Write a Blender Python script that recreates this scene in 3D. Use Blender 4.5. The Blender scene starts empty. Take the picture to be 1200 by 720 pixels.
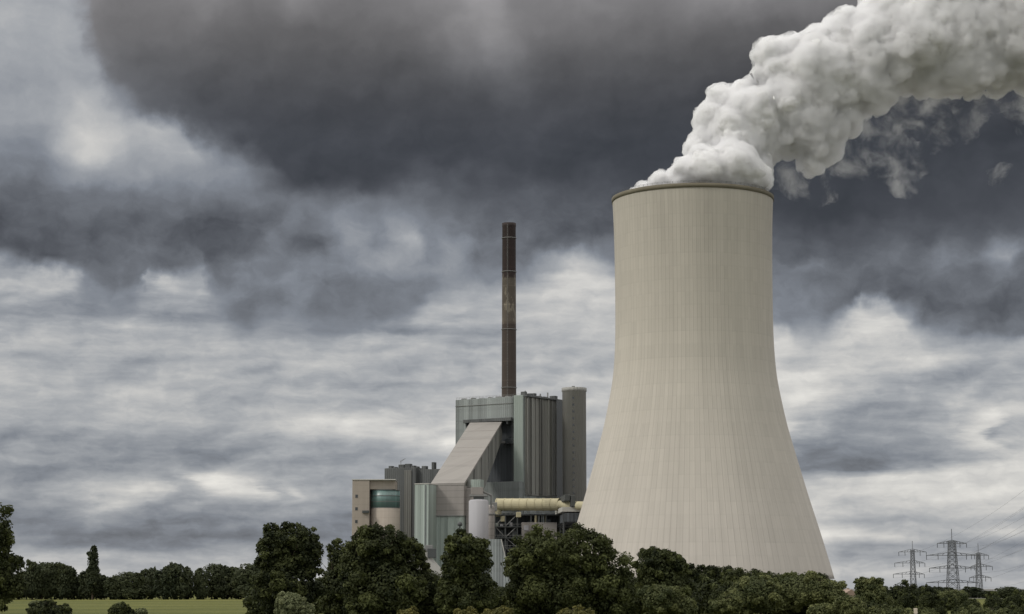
import bpy, bmesh, math, random
import numpy as np
from mathutils import Vector, Matrix
R = math.radians
C = bpy.context.scene.collection
scn = bpy.context.scene

# ------------------------------------------------------------------ camera
F = 2400.0                                   # focal length in photo pixels (photo 1200 x 720)
CAM_Z = 4.0
PITCH = math.atan(330.0 / F)                 # horizon lies at photo row 690
cam_d = bpy.data.cameras.new('camera'); cam = bpy.data.objects.new('camera', cam_d); C.objects.link(cam)
cam_d.sensor_width = 36.0; cam_d.lens = 36.0 * F / 1200.0
cam_d.clip_start = 1.0; cam_d.clip_end = 60000.0
cam.location = (0, 0, CAM_Z); cam.rotation_euler = (R(90) + PITCH, 0, 0)
scn.camera = cam
scn.render.resolution_x, scn.render.resolution_y = 1024, 614

# ------------------------------------------------------------------ sun
SUN_EL, SUN_AZ = 42.0, -112.0                # azimuth measured from +Y (view direction) towards +X
sd = bpy.data.lights.new('sun', 'SUN'); sun = bpy.data.objects.new('sun', sd); C.objects.link(sun)
sd.energy = 1.5; sd.angle = R(12); sd.color = (1.0, 0.955, 0.88)
sdir = Vector((math.sin(R(SUN_AZ)) * math.cos(R(SUN_EL)), math.cos(R(SUN_AZ)) * math.cos(R(SUN_EL)), math.sin(R(SUN_EL))))
sun.rotation_euler = sdir.to_track_quat('Z', 'Y').to_euler()

# ------------------------------------------------------------------ view settings
scn.view_settings.view_transform = 'Standard'; scn.view_settings.look = 'None'
scn.view_settings.exposure = 0.0; scn.view_settings.gamma = 1.0
scn.view_settings.use_curve_mapping = False
scn.render.engine = 'CYCLES'
scn.cycles.use_denoising = True
scn.cycles.max_bounces = 8; scn.cycles.diffuse_bounces = 4; scn.cycles.volume_bounces = 6
scn.cycles.transparent_max_bounces = 16
scn.render.filter_size = 2.3

# ------------------------------------------------------------------ node helper
class NT:
    def __init__(s, tree): s.t = tree; s.n = tree.nodes; s.l = tree.links
    def node(s, typ, **kw):
        n = s.n.new(typ)
        for k, v in kw.items(): setattr(n, k, v)
        return n
    def put(s, sock, v):
        if v is None: return
        if isinstance(v, bpy.types.NodeSocket): s.l.new(v, sock)
        else: sock.default_value = v
    def m(s, op, a, b=None, c=None, clamp=False):
        n = s.node('ShaderNodeMath', operation=op, use_clamp=clamp)
        s.put(n.inputs[0], a); s.put(n.inputs[1], b); s.put(n.inputs[2], c)
        return n.outputs[0]
    def vm(s, op, a, b=None, out=0, scale=None):
        n = s.node('ShaderNodeVectorMath', operation=op)
        s.put(n.inputs[0], a); s.put(n.inputs[1], b)
        if scale is not None: s.put(n.inputs[3], scale)
        return n.outputs[out]
    def comb(s, x, y, z):
        n = s.node('ShaderNodeCombineXYZ'); s.put(n.inputs[0], x); s.put(n.inputs[1], y); s.put(n.inputs[2], z)
        return n.outputs[0]
    def sep(s, v):
        n = s.node('ShaderNodeSeparateXYZ'); s.put(n.inputs[0], v); return n.outputs
    def noise(s, vec, scale, detail=4, rough=0.5, dist=0.0, dim='3D', col=False, lac=2.0):
        n = s.node('ShaderNodeTexNoise', noise_dimensions=dim)
        s.put(n.inputs['Vector'], vec); s.put(n.inputs['Scale'], scale); s.put(n.inputs['Detail'], detail)
        s.put(n.inputs['Roughness'], rough); s.put(n.inputs['Distortion'], dist); s.put(n.inputs['Lacunarity'], lac)
        return n.outputs['Color'] if col else n.outputs[0]
    def ramp(s, fac, stops, interp='LINEAR'):
        n = s.node('ShaderNodeValToRGB'); cr = n.color_ramp; cr.interpolation = interp
        stops = sorted(stops)
        cr.elements[0].position = stops[0][0]; cr.elements[1].position = stops[-1][0]
        for p, c in stops[1:-1]: cr.elements.new(p)
        for e, (p, c) in zip(sorted(cr.elements, key=lambda e: e.position), stops):
            e.color = tuple(c) + (1,) if isinstance(c, (tuple, list)) else (c, c, c, 1)
        s.put(n.inputs[0], fac)
        return n.outputs[0]
    def rng(s, v, a, b, c=0.0, d=1.0, smooth=True):
        n = s.node('ShaderNodeMapRange', interpolation_type='SMOOTHSTEP' if smooth else 'LINEAR')
        for i, x in enumerate((v, a, b, c, d)): s.put(n.inputs[i], x)
        return n.outputs[0]
    def mixf(s, f, a, b):
        n = s.node('ShaderNodeMix', data_type='FLOAT'); s.put(n.inputs[0], f); s.put(n.inputs[2], a); s.put(n.inputs[3], b)
        return n.outputs[0]
    def mixc(s, f, a, b, bt='MIX'):
        n = s.node('ShaderNodeMix', data_type='RGBA', blend_type=bt)
        s.put(n.inputs[0], f)
        for i, x in ((6, a), (7, b)): s.put(n.inputs[i], tuple(x) + (1,) if isinstance(x, (tuple, list)) and len(x) == 3 else x)
        return n.outputs[2]

def sl(px, py):
    """slopes x/y and z/y of the photo pixel"""
    u = (px - 600.0) / F; v = (360.0 - py) / F
    y = math.cos(PITCH) - v * math.sin(PITCH); z = math.sin(PITCH) + v * math.cos(PITCH)
    return u / y, z / y
def W(px, py, D):
    a, b = sl(px, py); return Vector((a * D, D, CAM_Z + b * D))
def ang(px, py):
    a, b = sl(px, py); return math.atan(a), math.atan(b / math.sqrt(1 + a * a))

# ------------------------------------------------------------------ world: Nishita sky behind a layered cloud deck
world = bpy.data.worlds.new('World'); scn.world = world; world.use_nodes = True
w = NT(world.node_tree); w.n.clear()
tc = w.node('ShaderNodeTexCoord').outputs['Generated']
d = w.vm('NORMALIZE', tc); dx, dy, dz = w.sep(d)
az = w.m('ARCTAN2', dx, dy); el = w.m('ARCSINE', dz)
U = w.m('MULTIPLY', az, 24.0); V = w.m('MULTIPLY', el, 24.0)           # about 1 unit = 100 photo pixels
# three cloud layers: a light striated deck, a grey cloud bank before it, a big dark cloud overhead
P2 = w.comb(U, V, 0.0)
n1 = w.noise(w.vm('ADD', P2, (3.1, 7.7, 0)), 1.1, 3, 0.5, col=True)
n2 = w.noise(w.vm('ADD', P2, (11.1, 2.7, 4)), 3.0, 4, 0.52, col=True)
o1 = w.vm('SUBTRACT', n1, (0.5, 0.5, 0.5)); o2 = w.vm('SUBTRACT', n2, (0.5, 0.5, 0.5))
lowk = w.rng(V, 0.3, 3.4, 0.28, 1.0)                                   # streets of cloud flatten near the horizon
warp = w.vm('ADD', w.vm('MULTIPLY', o1, (0.42, 0.36, 0)), w.vm('MULTIPLY', o2, (0.34, 0.26, 0)))
wx, wy, wz = w.sep(warp)
Uw = w.m('ADD', U, wx); Vw = w.m('ADD', V, w.m('MULTIPLY', wy, lowk))
XL, XR = ang(-300, 400)[0] * 24, ang(1500, 400)[0] * 24
fu = w.rng(Uw, XL, XR, smooth=False)
o3 = w.vm('SUBTRACT', w.noise(w.comb(w.m('MULTIPLY', U, 0.45), w.m('MULTIPLY', V, 2.6), 9.0), 1.2, 5, 0.6, col=True), (0.5, 0.5, 0.5))
sx, sy, sz_ = w.sep(o3)
fuB = fu; VB = Vw
fuL = w.rng(w.m('ADD', U, w.m('MULTIPLY', sx, 1.5)), XL, XR, smooth=False)
VL = w.m('ADD', V, w.m('MULTIPLY', sy, w.rng(V, 0.3, 3.4, 0.10, 0.42)))
def upos(px): return (ang(px, py_ref)[0] * 24 - XL) / (XR - XL)
def field(rows):
    global py_ref
    prev = pv = None
    for py in sorted(rows, reverse=True):
        py_ref = py
        val = w.ramp(fu, [(upos(px), v / 255.0) for px, v in rows[py]], 'CARDINAL')
        vrow = ang(600, py)[1] * 24
        if prev is not None: val = w.mixc(w.rng(Vw, pv, vrow, smooth=False), prev, val)
        prev, pv = val, vrow
    return prev
def edge(pts):
    """elevation of a cloud's lower edge along the azimuth"""
    global py_ref
    py_ref = 300
    return w.m('MULTIPLY', w.ramp(fu, [(upos(px), ang(600, y)[1] * 24 / 8.0) for px, y in pts], 'LINEAR'), 8.0)
dark = field({
 -80: [(0,150),(1200,150)],
 0: [(80,140),(110,125),(160,118),(200,122),(250,128),(300,115),(365,130),(400,112),(480,118),(540,140),(570,150),(600,128),(660,126),(740,120),(800,124),(860,135),(920,130),(1000,120),(1200,120)],
 40: [(80,125),(130,115),(200,108),(300,100),(400,98),(500,108),(560,128),(580,138),(620,112),(700,105),(800,102),(900,98),(1200,95)],
 80: [(100,120),(150,98),(200,92),(300,88),(400,86),(500,88),(590,104),(640,86),(700,84),(800,80),(900,76),(1200,74)],
 120: [(120,112),(180,92),(240,78),(300,76),(400,74),(500,74),(600,78),(700,72),(800,70),(900,68),(1200,66)],
 170: [(200,95),(260,76),(330,70),(400,68),(600,68),(700,66),(900,64),(1200,62)],
 210: [(300,78),(360,66),(420,66),(500,70),(700,68),(900,66),(1050,66),(1200,68)],
 250: [(300,84),(500,78),(700,76),(900,66),(960,64),(1050,68),(1200,76)],
 290: [(300,90),(900,78),(1050,78),(1200,90)]})
mid = field({
 0: [(0,165),(40,160),(80,155),(110,135),(1200,120)],
 50: [(0,158),(40,160),(70,158),(100,155),(120,138),(1200,110)],
 100: [(0,150),(60,158),(100,155),(130,144),(1200,100)],
 135: [(0,150),(60,155),(90,178),(110,168),(150,152),(200,140),(1200,95)],
 160: [(0,145),(60,160),(105,185),(150,165),(180,168),(220,150),(260,128),(1200,90)],
 190: [(0,128),(50,135),(75,165),(100,192),(125,185),(160,165),(225,172),(260,150),(310,130),(1200,90)],
 215: [(0,112),(60,125),(100,145),(200,140),(250,135),(300,120),(350,105),(400,95),(430,105),(600,95),(700,85),(1200,88)],
 240: [(0,98),(60,105),(120,105),(180,105),(250,105),(300,115),(350,110),(400,112),(440,112),(500,105),(560,96),(620,90),(680,86),(720,95),(900,90),(1200,90)],
 262: [(0,88),(80,90),(150,95),(210,82),(250,74),(290,82),(340,100),(365,108),(400,140),(430,125),(470,142),(500,115),(560,105),(620,92),(680,80),(720,92),(900,88),(1200,92)],
 285: [(0,80),(80,86),(130,95),(200,92),(270,82),(300,88),(325,105),(345,95),(380,92),(395,120),(420,152),(440,130),(480,160),(500,120),(520,138),(560,110),(620,100),(660,92),(720,105),(905,98),(950,92),(1050,85),(1120,88),(1180,102),(1200,108)],
 310: [(0,76),(60,78),(100,95),(180,100),(240,95),(300,118),(340,120),(380,120),(410,135),(450,140),(500,130),(520,142),(560,118),(620,120),(720,125),(905,110),(960,95),(1020,92),(1100,110),(1150,115),(1185,152),(1205,120)],
 345: [(0,110),(100,130),(150,105),(170,112),(240,125),(280,106),(300,110),(350,118),(400,106),(450,110),(500,114),(560,130),(905,118),(980,106),(1040,92),(1100,96),(1200,94)],
 380: [(0,120),(240,120),(290,110),(330,120),(380,106),(460,104),(500,120),(905,118),(1000,105),(1100,95),(1200,98)],
 415: [(0,120),(1200,112)]})
fu = fuL; Vw = VL
light = field({
 290: [(0,180),(200,175),(600,180),(660,188),(700,196),(1200,180)],
 330: [(0,190),(60,192),(100,175),(165,165),(175,180),(200,188),(240,180),(300,150),(540,160),(600,165),(650,192),(680,202),(720,190),(905,170),(980,175),(1020,178),(1200,150)],
 350: [(0,172),(100,150),(160,145),(200,174),(230,166),(300,140),(500,150),(540,172),(580,178),(640,190),(700,190),(905,165),(980,178),(1020,190),(1045,185),(1080,150)],
 372: [(0,140),(60,138),(110,130),(160,138),(220,138),(260,142),(300,130),(400,140),(480,160),(520,172),(580,165),(660,185),(700,180),(905,175),(970,182),(1000,170),(1030,192),(1060,180),(1120,160)],
 388: [(0,158),(60,165),(110,155),(150,172),(240,166),(300,155),(360,150),(400,145),(460,140),(520,150),(580,150),(640,172),(700,172),(905,190),(960,188),(1000,178),(1040,196),(1120,175),(1200,165)],
 405: [(0,174),(50,174),(110,165),(160,172),(220,168),(290,160),(330,176),(400,165),(440,174),(500,170),(560,160),(600,170),(700,172),(905,195),(980,195),(1060,192),(1130,180),(1200,175)],
 425: [(0,160),(60,148),(110,160),(150,146),(200,158),(280,162),(400,165),(460,154),(540,162),(700,168),(905,192),(980,180),(1050,190),(1200,170)],
 445: [(0,176),(80,172),(150,165),(220,176),(300,172),(400,165),(450,158),(520,165),(700,170),(905,190),(930,195),(970,205),(990,190),(1040,170),(1100,150),(1150,145),(1200,155)],
 475: [(0,170),(80,168),(130,176),(200,172),(280,154),(350,166),(420,158),(500,170),(700,175),(905,195),(950,200),(970,190),(1020,165),(1080,155),(1130,170),(1170,160),(1200,172)],
 495: [(0,168),(80,160),(160,168),(240,170),(300,165),(360,188),(400,204),(440,200),(500,175),(530,200),(700,170),(910,200),(940,170),(980,150),(1050,146),(1100,165),(1130,192),(1160,205),(1180,185),(1200,180)],
 515: [(0,145),(80,138),(160,150),(240,148),(320,155),(400,165),(460,180),(500,208),(530,214),(700,160),(910,180),(950,140),(1000,138),(1060,140),(1110,150),(1130,165),(1160,198),(1175,190),(1185,150),(1200,165)],
 540: [(0,140),(80,145),(140,135),(200,140),(260,133),(330,145),(420,150),(500,165),(700,160),(920,140),(950,116),(1000,112),(1050,120),(1100,135),(1140,160),(1170,185),(1200,190)],
 552: [(0,130),(100,135),(200,140),(250,152),(400,150),(500,160),(920,150),(950,124),(1000,120),(1050,145),(1100,192),(1200,202)],
 562: [(0,135),(60,135),(120,150),(180,160),(215,145),(240,198),(275,192),(320,160),(400,150),(700,160),(930,175),(960,196),(1000,202),(1100,206),(1200,206)],
 578: [(0,138),(60,145),(100,165),(150,186),(170,198),(210,152),(240,198),(290,210),(310,165),(330,192),(350,165),(400,146),(700,155),(930,190),(1000,195),(1100,198),(1200,200)],
 595: [(0,130),(60,140),(100,160),(130,184),(160,165),(200,142),(240,150),(300,150),(330,150),(400,140),(700,150),(930,190),(1000,178),(1060,185),(1200,190)],
 612: [(0,125),(60,130),(120,150),(200,126),(260,124),(330,130),(400,125),(700,140),(940,195),(1000,170),(1080,158),(1120,170),(1200,158)],
 628: [(0,120),(100,114),(200,108),(300,110),(400,118),(700,140),(950,208),(1000,208),(1060,190),(1120,165),(1180,200),(1200,192)],
 640: [(0,130),(100,128),(200,125),(300,142),(400,135),(700,145),(950,170),(1000,158),(1040,143),(1120,150),(1200,148)],
 652: [(0,166),(60,174),(140,166),(200,160),(300,166),(400,150),(700,150),(950,165),(1000,150),(1060,150),(1200,150)],
 672: [(0,182),(100,182),(200,172),(300,174),(700,160),(960,188),(1060,175),(1200,160)],
 690: [(0,170),(1200,160)]})
fu = fuB; Vw = VB
e_mid = edge([(-100,318),(0,320),(60,326),(86,326),(102,352),(135,362),(165,352),(174,326),(235,322),(262,370),(288,392),(330,376),(400,386),(470,382),(500,360),(540,340),(600,336),(640,322),(662,305),(700,304),(740,330),(905,392),(950,386),(995,366),(1012,350),(1040,356),(1080,395),(1120,402),(1200,405),(1350,390)])
e_dark = edge([(-100,-300),(60,-120),(80,-20),(100,60),(116,100),(150,138),(200,150),(240,180),(300,202),(340,226),(420,232),(500,215),(560,232),(620,226),(700,224),(800,250),(905,285),(1000,290),(1100,280),(1200,285)])
puff = w.noise(P2, 2.6, 5, 0.54); pb = w.m('MULTIPLY', w.m('SUBTRACT', puff, 0.5), 0.42)
soft = w.rng(w.noise(w.vm('ADD', P2, (7, 3, 1)), 1.3, 2, 0.5), 0.35, 0.65, 0.07, 0.20)
h1 = w.m('ADD', w.m('SUBTRACT', Vw, e_mid), w.m('MULTIPLY', pb, 0.7)); a1 = w.rng(w.m('DIVIDE', h1, w.m('MULTIPLY', soft, 1.9)), -1.0, 1.0)
h2 = w.m('ADD', w.m('SUBTRACT', Vw, e_dark), pb); a2 = w.rng(w.m('DIVIDE', h2, w.m('MULTIPLY', soft, 2.6)), -1.0, 1.0)
lum = w.mixf(a2, w.mixf(a1, w.m('ADD', light, 0.028), w.m('ADD', mid, 0.022)), w.m('ADD', dark, 0.006))
# fine structure: soft fractal relief lit from the upper left, long thin bands in the far deck
def relief_of(v):
    q = w.noise(v, 1.7, 6, 0.56); q2 = w.noise(w.vm('ADD', v, (-0.09, 0.12, 0)), 1.7, 6, 0.56)
    return w.m('SUBTRACT', q, q2)
f2 = w.vm('ADD', w.vm('MULTIPLY', P2, (0.62, 0.9, 1.0)), w.vm('MULTIPLY', o2, (0.3, 0.3, 0)))
f3 = w.vm('ADD', w.comb(w.m('MULTIPLY', U, 0.6), w.m('MULTIPLY', V, 1.7), 2.0), w.vm('MULTIPLY', o2, (0.3, 0.3, 0)))
relief = w.mixf(a1, relief_of(f3), relief_of(f2))
fl2 = w.comb(w.m('MULTIPLY', U, 0.6), w.m('MULTIPLY', V, 4.2), 5.0)
bands = w.m('SUBTRACT', w.noise(w.vm('ADD', fl2, w.vm('MULTIPLY', o1, (1.0, 1.0, 0))), 1.3, 5, 0.58), 0.5)
amp = w.mixf(a2, w.mixf(a1, 0.85, w.rng(V, 3.9, 5.2, 0.75, 0.45)), 0.22)
var = w.m('MULTIPLY', w.m('ADD', w.m('MULTIPLY', relief, 0.42), w.m('MULTIPLY', w.m('SUBTRACT', puff, 0.5), 0.09)), amp)
var = w.m('ADD', var, w.m('MULTIPLY', bands, w.m('MULTIPLY', w.m('SUBTRACT', 1.0, a1), 0.20)))
lum_in = w.m('ADD', lum, var)
# the deck outside the part the photograph shows: brighter broken overcast
fl3 = w.vm('MULTIPLY', d, (1.0, 1.0, 2.0))
gen = w.m('ADD', 0.68, w.m('MULTIPLY', w.m('SUBTRACT', w.noise(fl3, 3.0, 7, 0.6, 0.4), 0.5), 0.8))
gen = w.m('ADD', gen, w.rng(el, 0.35, 0.9, 0.0, 0.22))
absaz = w.m('ABSOLUTE', az)
out = w.m('MAXIMUM', w.rng(absaz, 0.30, 0.55), w.rng(el, 0.30, 0.46))
lumf = w.m('MAXIMUM', w.mixf(out, lum_in, gen), 0.05)
tint = w.ramp(lumf, [(0.0, (0.13, 0.145, 0.17)), (0.22, (0.212, 0.222, 0.241)), (0.30, (0.294, 0.302, 0.324)), (0.42, (0.410, 0.422, 0.446)),
                     (0.52, (0.503, 0.521, 0.553)), (0.65, (0.643, 0.653, 0.668)), (0.78, (0.79, 0.785, 0.775)), (1.0, (1.0, 0.985, 0.95))])
lv = w.comb(lumf, w.m('MULTIPLY', lumf, 0.985), w.m('MULTIPLY', lumf, 0.99))
tint = w.mixc(w.m('MULTIPLY', w.m('MULTIPLY', a2, w.rng(V, 5.0, 6.6)), w.m('SUBTRACT', 1.0, out)), tint, lv)
g = w.node('ShaderNodeGamma'); w.put(g.inputs[0], tint); g.inputs[1].default_value = 2.2
bgc = w.node('ShaderNodeBackground'); w.put(bgc.inputs[0], g.outputs[0]); w.put(bgc.inputs[1], w.mixf(out, 1.0, 1.62))
sky = w.node('ShaderNodeTexSky', sky_type='NISHITA', sun_disc=False)
sky.sun_elevation = R(SUN_EL); sky.sun_rotation = R(SUN_AZ); sky.altitude = 30
bgs = w.node('ShaderNodeBackground'); w.put(bgs.inputs[0], sky.outputs[0]); bgs.inputs[1].default_value = 0.08
cover = w.rng(lumf, 0.1, 0.7, 0.985, 0.955)
mx = w.node('ShaderNodeMixShader'); w.put(mx.inputs[0], cover); w.put(mx.inputs[1], bgs.outputs[0]); w.put(mx.inputs[2], bgc.outputs[0])
wo = w.node('ShaderNodeOutputWorld'); w.put(wo.inputs[0], mx.outputs[0])
world.cycles.sampling_method = 'MANUAL'; world.cycles.sample_map_resolution = 512

# ------------------------------------------------------------------ materials
def mat(name, base, rough=0.85, var=0.12, vscale=0.15, stripes=0.0, sscale=0.5, ribs=0.0, rscale=2.0, spec=0.3, metal=0.0, streak=0.0, lines=0.0, lscale=0.25):
    """wall material: mottled colour, vertical panel stripes (along x+y), trapezoidal ribs as bump, rain streaks, horizontal joints"""
    m = bpy.data.materials.new(name); m.use_nodes = True
    t = NT(m.node_tree); t.n.clear()
    co = t.node('ShaderNodeTexCoord').outputs['Object']
    x, y, z = t.sep(co)
    s = t.m('ADD', x, y)
    f = t.m('MULTIPLY', t.m('SUBTRACT', t.noise(co, vscale, 6, 0.6), 0.5), var * 2)
    if stripes:
        pan = t.m('FLOOR', t.m('MULTIPLY', s, sscale))
        wn = t.node('ShaderNodeTexWhiteNoise', noise_dimensions='1D'); t.put(wn.inputs['W'], pan)
        f = t.m('ADD', f, t.m('MULTIPLY', t.m('SUBTRACT', wn.outputs[0], 0.5), stripes))
    if streak:
        sv = t.comb(s, 0.0, t.m('MULTIPLY', z, 0.03))
        f = t.m('ADD', f, t.m('MULTIPLY', t.m('SUBTRACT', t.noise(sv, 0.9, 5, 0.65), 0.5), streak * 2))
    if lines:
        lz = t.m('FRACT', t.m('MULTIPLY', z, lscale))
        f = t.m('SUBTRACT', f, t.m('MULTIPLY', t.m('LESS_THAN', lz, 0.16), lines))
    fac = t.m('ADD', 1.0, f)
    col = t.vm('SCALE', tuple(base), scale=fac)
    b = t.node('ShaderNodeBsdfPrincipled')
    t.put(b.inputs['Base Color'], col); b.inputs['Roughness'].default_value = rough
    b.inputs['Specular IOR Level'].default_value = spec; b.inputs['Metallic'].default_value = metal
    if ribs:
        rv = t.m('SINE', t.m('MULTIPLY', s, rscale * math.pi))
        bp = t.node('ShaderNodeBump'); bp.inputs['Strength'].default_value = ribs; bp.inputs['Distance'].default_value = 0.2
        t.put(bp.inputs['Height'], rv); t.put(b.inputs['Normal'], bp.outputs[0])
    o = t.node('ShaderNodeOutputMaterial'); t.put(o.inputs[0], b.outputs[0])
    return m

def foliage(name, dark, light, sss=0.0):
    m = bpy.data.materials.new(name); m.use_nodes = True
    t = NT(m.node_tree); t.n.clear()
    at = t.node('ShaderNodeAttribute', attribute_name='tint').outputs['Fac']
    oi = t.node('ShaderNodeObjectInfo').outputs['Random']
    f = t.m('ADD', at, t.m('MULTIPLY', t.m('SUBTRACT', oi, 0.5), 0.3))
    col = t.mixc(f, dark, light)
    b = t.node('ShaderNodeBsdfPrincipled'); t.put(b.inputs['Base Color'], col)
    b.inputs['Roughness'].default_value = 0.7; b.inputs['Specular IOR Level'].default_value = 0.2
    tr = t.node('ShaderNodeBsdfTranslucent'); t.put(tr.inputs[0], col)
    mx = t.node('ShaderNodeMixShader'); mx.inputs[0].default_value = 0.32
    t.put(mx.inputs[1], b.outputs[0]); t.put(mx.inputs[2], tr.outputs[0])
    o = t.node('ShaderNodeOutputMaterial'); t.put(o.inputs[0], mx.outputs[0])
    return m

M = {}
M['green_clad'] = mat('pale green cladding', (0.25, 0.272, 0.268), 0.6, 0.12, 0.05, stripes=0.48, sscale=0.33, ribs=0.5, rscale=1.6, streak=0.12, spec=0.4, lines=0.06, lscale=0.09)
M['green_light'] = mat('light mint cladding', (0.325, 0.375, 0.345), 0.6, 0.10, 0.05, stripes=0.40, sscale=0.5, ribs=0.4, rscale=1.6, streak=0.10, spec=0.4)
M['grey_clad'] = mat('grey cladding', (0.20, 0.20, 0.185), 0.6, 0.10, 0.05, stripes=0.75, sscale=0.28, ribs=0.6, rscale=1.4, streak=0.15, spec=0.4)
M['dark_clad'] = mat('dark grey cladding', (0.105, 0.11, 0.11), 0.65, 0.12, 0.06, stripes=0.30, sscale=0.4, ribs=0.5, rscale=1.6, streak=0.12)
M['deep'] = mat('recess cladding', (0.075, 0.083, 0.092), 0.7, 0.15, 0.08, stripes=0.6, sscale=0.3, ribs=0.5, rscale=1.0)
M['louvre'] = mat('grey louvre panels', (0.285, 0.265, 0.25), 0.65, 0.08, 0.06, stripes=0.05, lines=0.14, lscale=0.30, streak=0.10)
M['gallery'] = mat('beige grey gallery roof', (0.272, 0.256, 0.24), 0.6, 0.07, 0.05, stripes=0.10, sscale=0.2, streak=0.10, lines=0.08, lscale=0.12)
M['brick'] = mat('sand coloured brick', (0.36, 0.315, 0.27), 0.9, 0.14, 0.10, stripes=0.08, sscale=0.2, streak=0.14, lines=0.05, lscale=0.3)
M['glass'] = mat('turquoise glazing', (0.12, 0.205, 0.195), 0.4, 0.12, 0.12, stripes=0.5, sscale=0.45, spec=0.9)
M['silo'] = mat('pale lilac grey silo paint', (0.38, 0.375, 0.395), 0.7, 0.06, 0.1, streak=0.10, stripes=0.06)
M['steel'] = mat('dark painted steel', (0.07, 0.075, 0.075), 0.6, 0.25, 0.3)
M['steel_mid'] = mat('grey steelwork', (0.21, 0.21, 0.205), 0.6, 0.2, 0.3)
M['pale'] = mat('pale concrete', (0.42, 0.41, 0.38), 0.8, 0.12, 0.2, streak=0.1)
M['yellow'] = mat('weathered yellow duct', (0.43, 0.39, 0.26), 0.8, 0.30, 0.25, stripes=0.45, sscale=0.16, streak=0.1)
M['stair'] = mat('stair tower cladding', (0.31, 0.305, 0.285), 0.7, 0.1, 0.06, ribs=0.5, rscale=1.0, streak=0.14, stripes=0.08, sscale=0.5)
M['window'] = mat('dark window glass', (0.03, 0.035, 0.04), 0.2, 0.1, 0.3, spec=0.8)
M['pylon'] = mat('galvanised pylon steel', (0.19, 0.20, 0.21), 0.6, 0.15, 0.5)
M['wire'] = mat('overhead wire', (0.13, 0.135, 0.14), 0.6, 0.05, 0.5)
M['bark'] = mat('bark', (0.09, 0.07, 0.05), 0.95, 0.3, 2.0)
M['roof_tile'] = mat('faded clay tiles', (0.30, 0.22, 0.18), 0.9, 0.2, 1.0, lines=0.1, lscale=3.0)
M['render'] = mat('cream render', (0.55, 0.48, 0.40), 0.9, 0.1, 0.6)
M['rim'] = mat('weathered rim concrete', (0.15, 0.135, 0.10), 0.9, 0.25, 0.15)
M['oak'] = foliage('dark broadleaf foliage', (0.016, 0.022, 0.008), (0.095, 0.108, 0.036))
M['far_leaf'] = foliage('distant foliage', (0.030, 0.040, 0.020), (0.075, 0.085, 0.038))
M['mid_leaf'] = foliage('olive foliage', (0.050, 0.062, 0.024), (0.165, 0.175, 0.070))
M['willow'] = foliage('pale willow foliage', (0.10, 0.115, 0.055), (0.22, 0.235, 0.125))
M['yellow_leaf'] = foliage('yellow green scrub', (0.08, 0.08, 0.025), (0.19, 0.17, 0.05))

def concrete_shell():
    m = bpy.data.materials.new('cooling tower concrete'); m.use_nodes = True
    t = NT(m.node_tree); t.n.clear()
    co = t.node('ShaderNodeTexCoord').outputs['Object']; x, y, z = t.sep(co)
    a = t.m('ARCTAN2', x, y)
    rib = t.m('FRACT', t.m('MULTIPLY', a, 128 / (2 * math.pi)))
    ribl = t.rng(t.m('ABSOLUTE', t.m('SUBTRACT', rib, 0.5)), 0.36, 0.5)
    ring = t.m('FRACT', t.m('MULTIPLY', z, 1 / 6.0))
    ringl = t.m('LESS_THAN', ring, 0.10)
    seg = t.m('FLOOR', t.m('MULTIPLY', a, 128 / (2 * math.pi)))
    lift = t.m('FLOOR', t.m('MULTIPLY', z, 1 / 6.0))
    wn = t.node('ShaderNodeTexWhiteNoise', noise_dimensions='2D'); t.put(wn.inputs[0], t.comb(seg, lift, 0))
    wl = t.node('ShaderNodeTexWhiteNoise', noise_dimensions='1D'); t.put(wl.inputs['W'], lift)
    ca = t.m('MULTIPLY', t.m('COSINE', a), 40.0); sa = t.m('MULTIPLY', t.m('SINE', a), 40.0)
    st = t.noise(t.comb(ca, sa, t.m('MULTIPLY', z, 0.035)), 0.16, 8, 0.66)
    st2 = t.noise(t.comb(ca, sa, t.m('MULTIPLY', z, 0.02)), 0.7, 5, 0.6)
    big = t.noise(co, 0.018, 4, 0.5)
    rain = t.rng(t.m('ADD', z, t.m('MULTIPLY', st2, 60)), 150, 215)      # dirt wash that runs down from the rim
    f = t.m('ADD', 1.0, t.m('MULTIPLY', t.m('SUBTRACT', st, 0.5), 0.34))
    f = t.m('ADD', f, t.m('MULTIPLY', t.m('SUBTRACT', st2, 0.5), 0.22))
    f = t.m('ADD', f, t.m('MULTIPLY', t.m('SUBTRACT', big, 0.5), 0.18))
    f = t.m('ADD', f, t.m('MULTIPLY', t.m('SUBTRACT', wn.outputs[0], 0.5), 0.05))
    f = t.m('ADD', f, t.m('MULTIPLY', t.m('SUBTRACT', wl.outputs[0], 0.5), 0.03))
    f = t.m('SUBTRACT', f, t.m('MULTIPLY', ribl, 0.06))
    f = t.m('SUBTRACT', f, t.m('MULTIPLY', ringl, 0.025))
    f = t.m('SUBTRACT', f, t.m('MULTIPLY', rain, 0.10))
    warm = t.mixc(t.rng(z, 10, 120), (0.465, 0.432, 0.387), (0.48, 0.447, 0.393))
    col = t.vm('SCALE', warm, scale=f)
    b = t.node('ShaderNodeBsdfPrincipled'); t.put(b.inputs['Base Color'], col); b.inputs['Roughness'].default_value = 0.9
    b.inputs['Specular IOR Level'].default_value = 0.15
    bp = t.node('ShaderNodeBump'); bp.inputs['Strength'].default_value = 0.5; bp.inputs['Distance'].default_value = 0.15
    t.put(bp.inputs['Height'], ribl); t.put(b.inputs['Normal'], bp.outputs[0])
    o = t.node('ShaderNodeOutputMaterial'); t.put(o.inputs[0], b.outputs[0]); return m
M['shell'] = concrete_shell()

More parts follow.
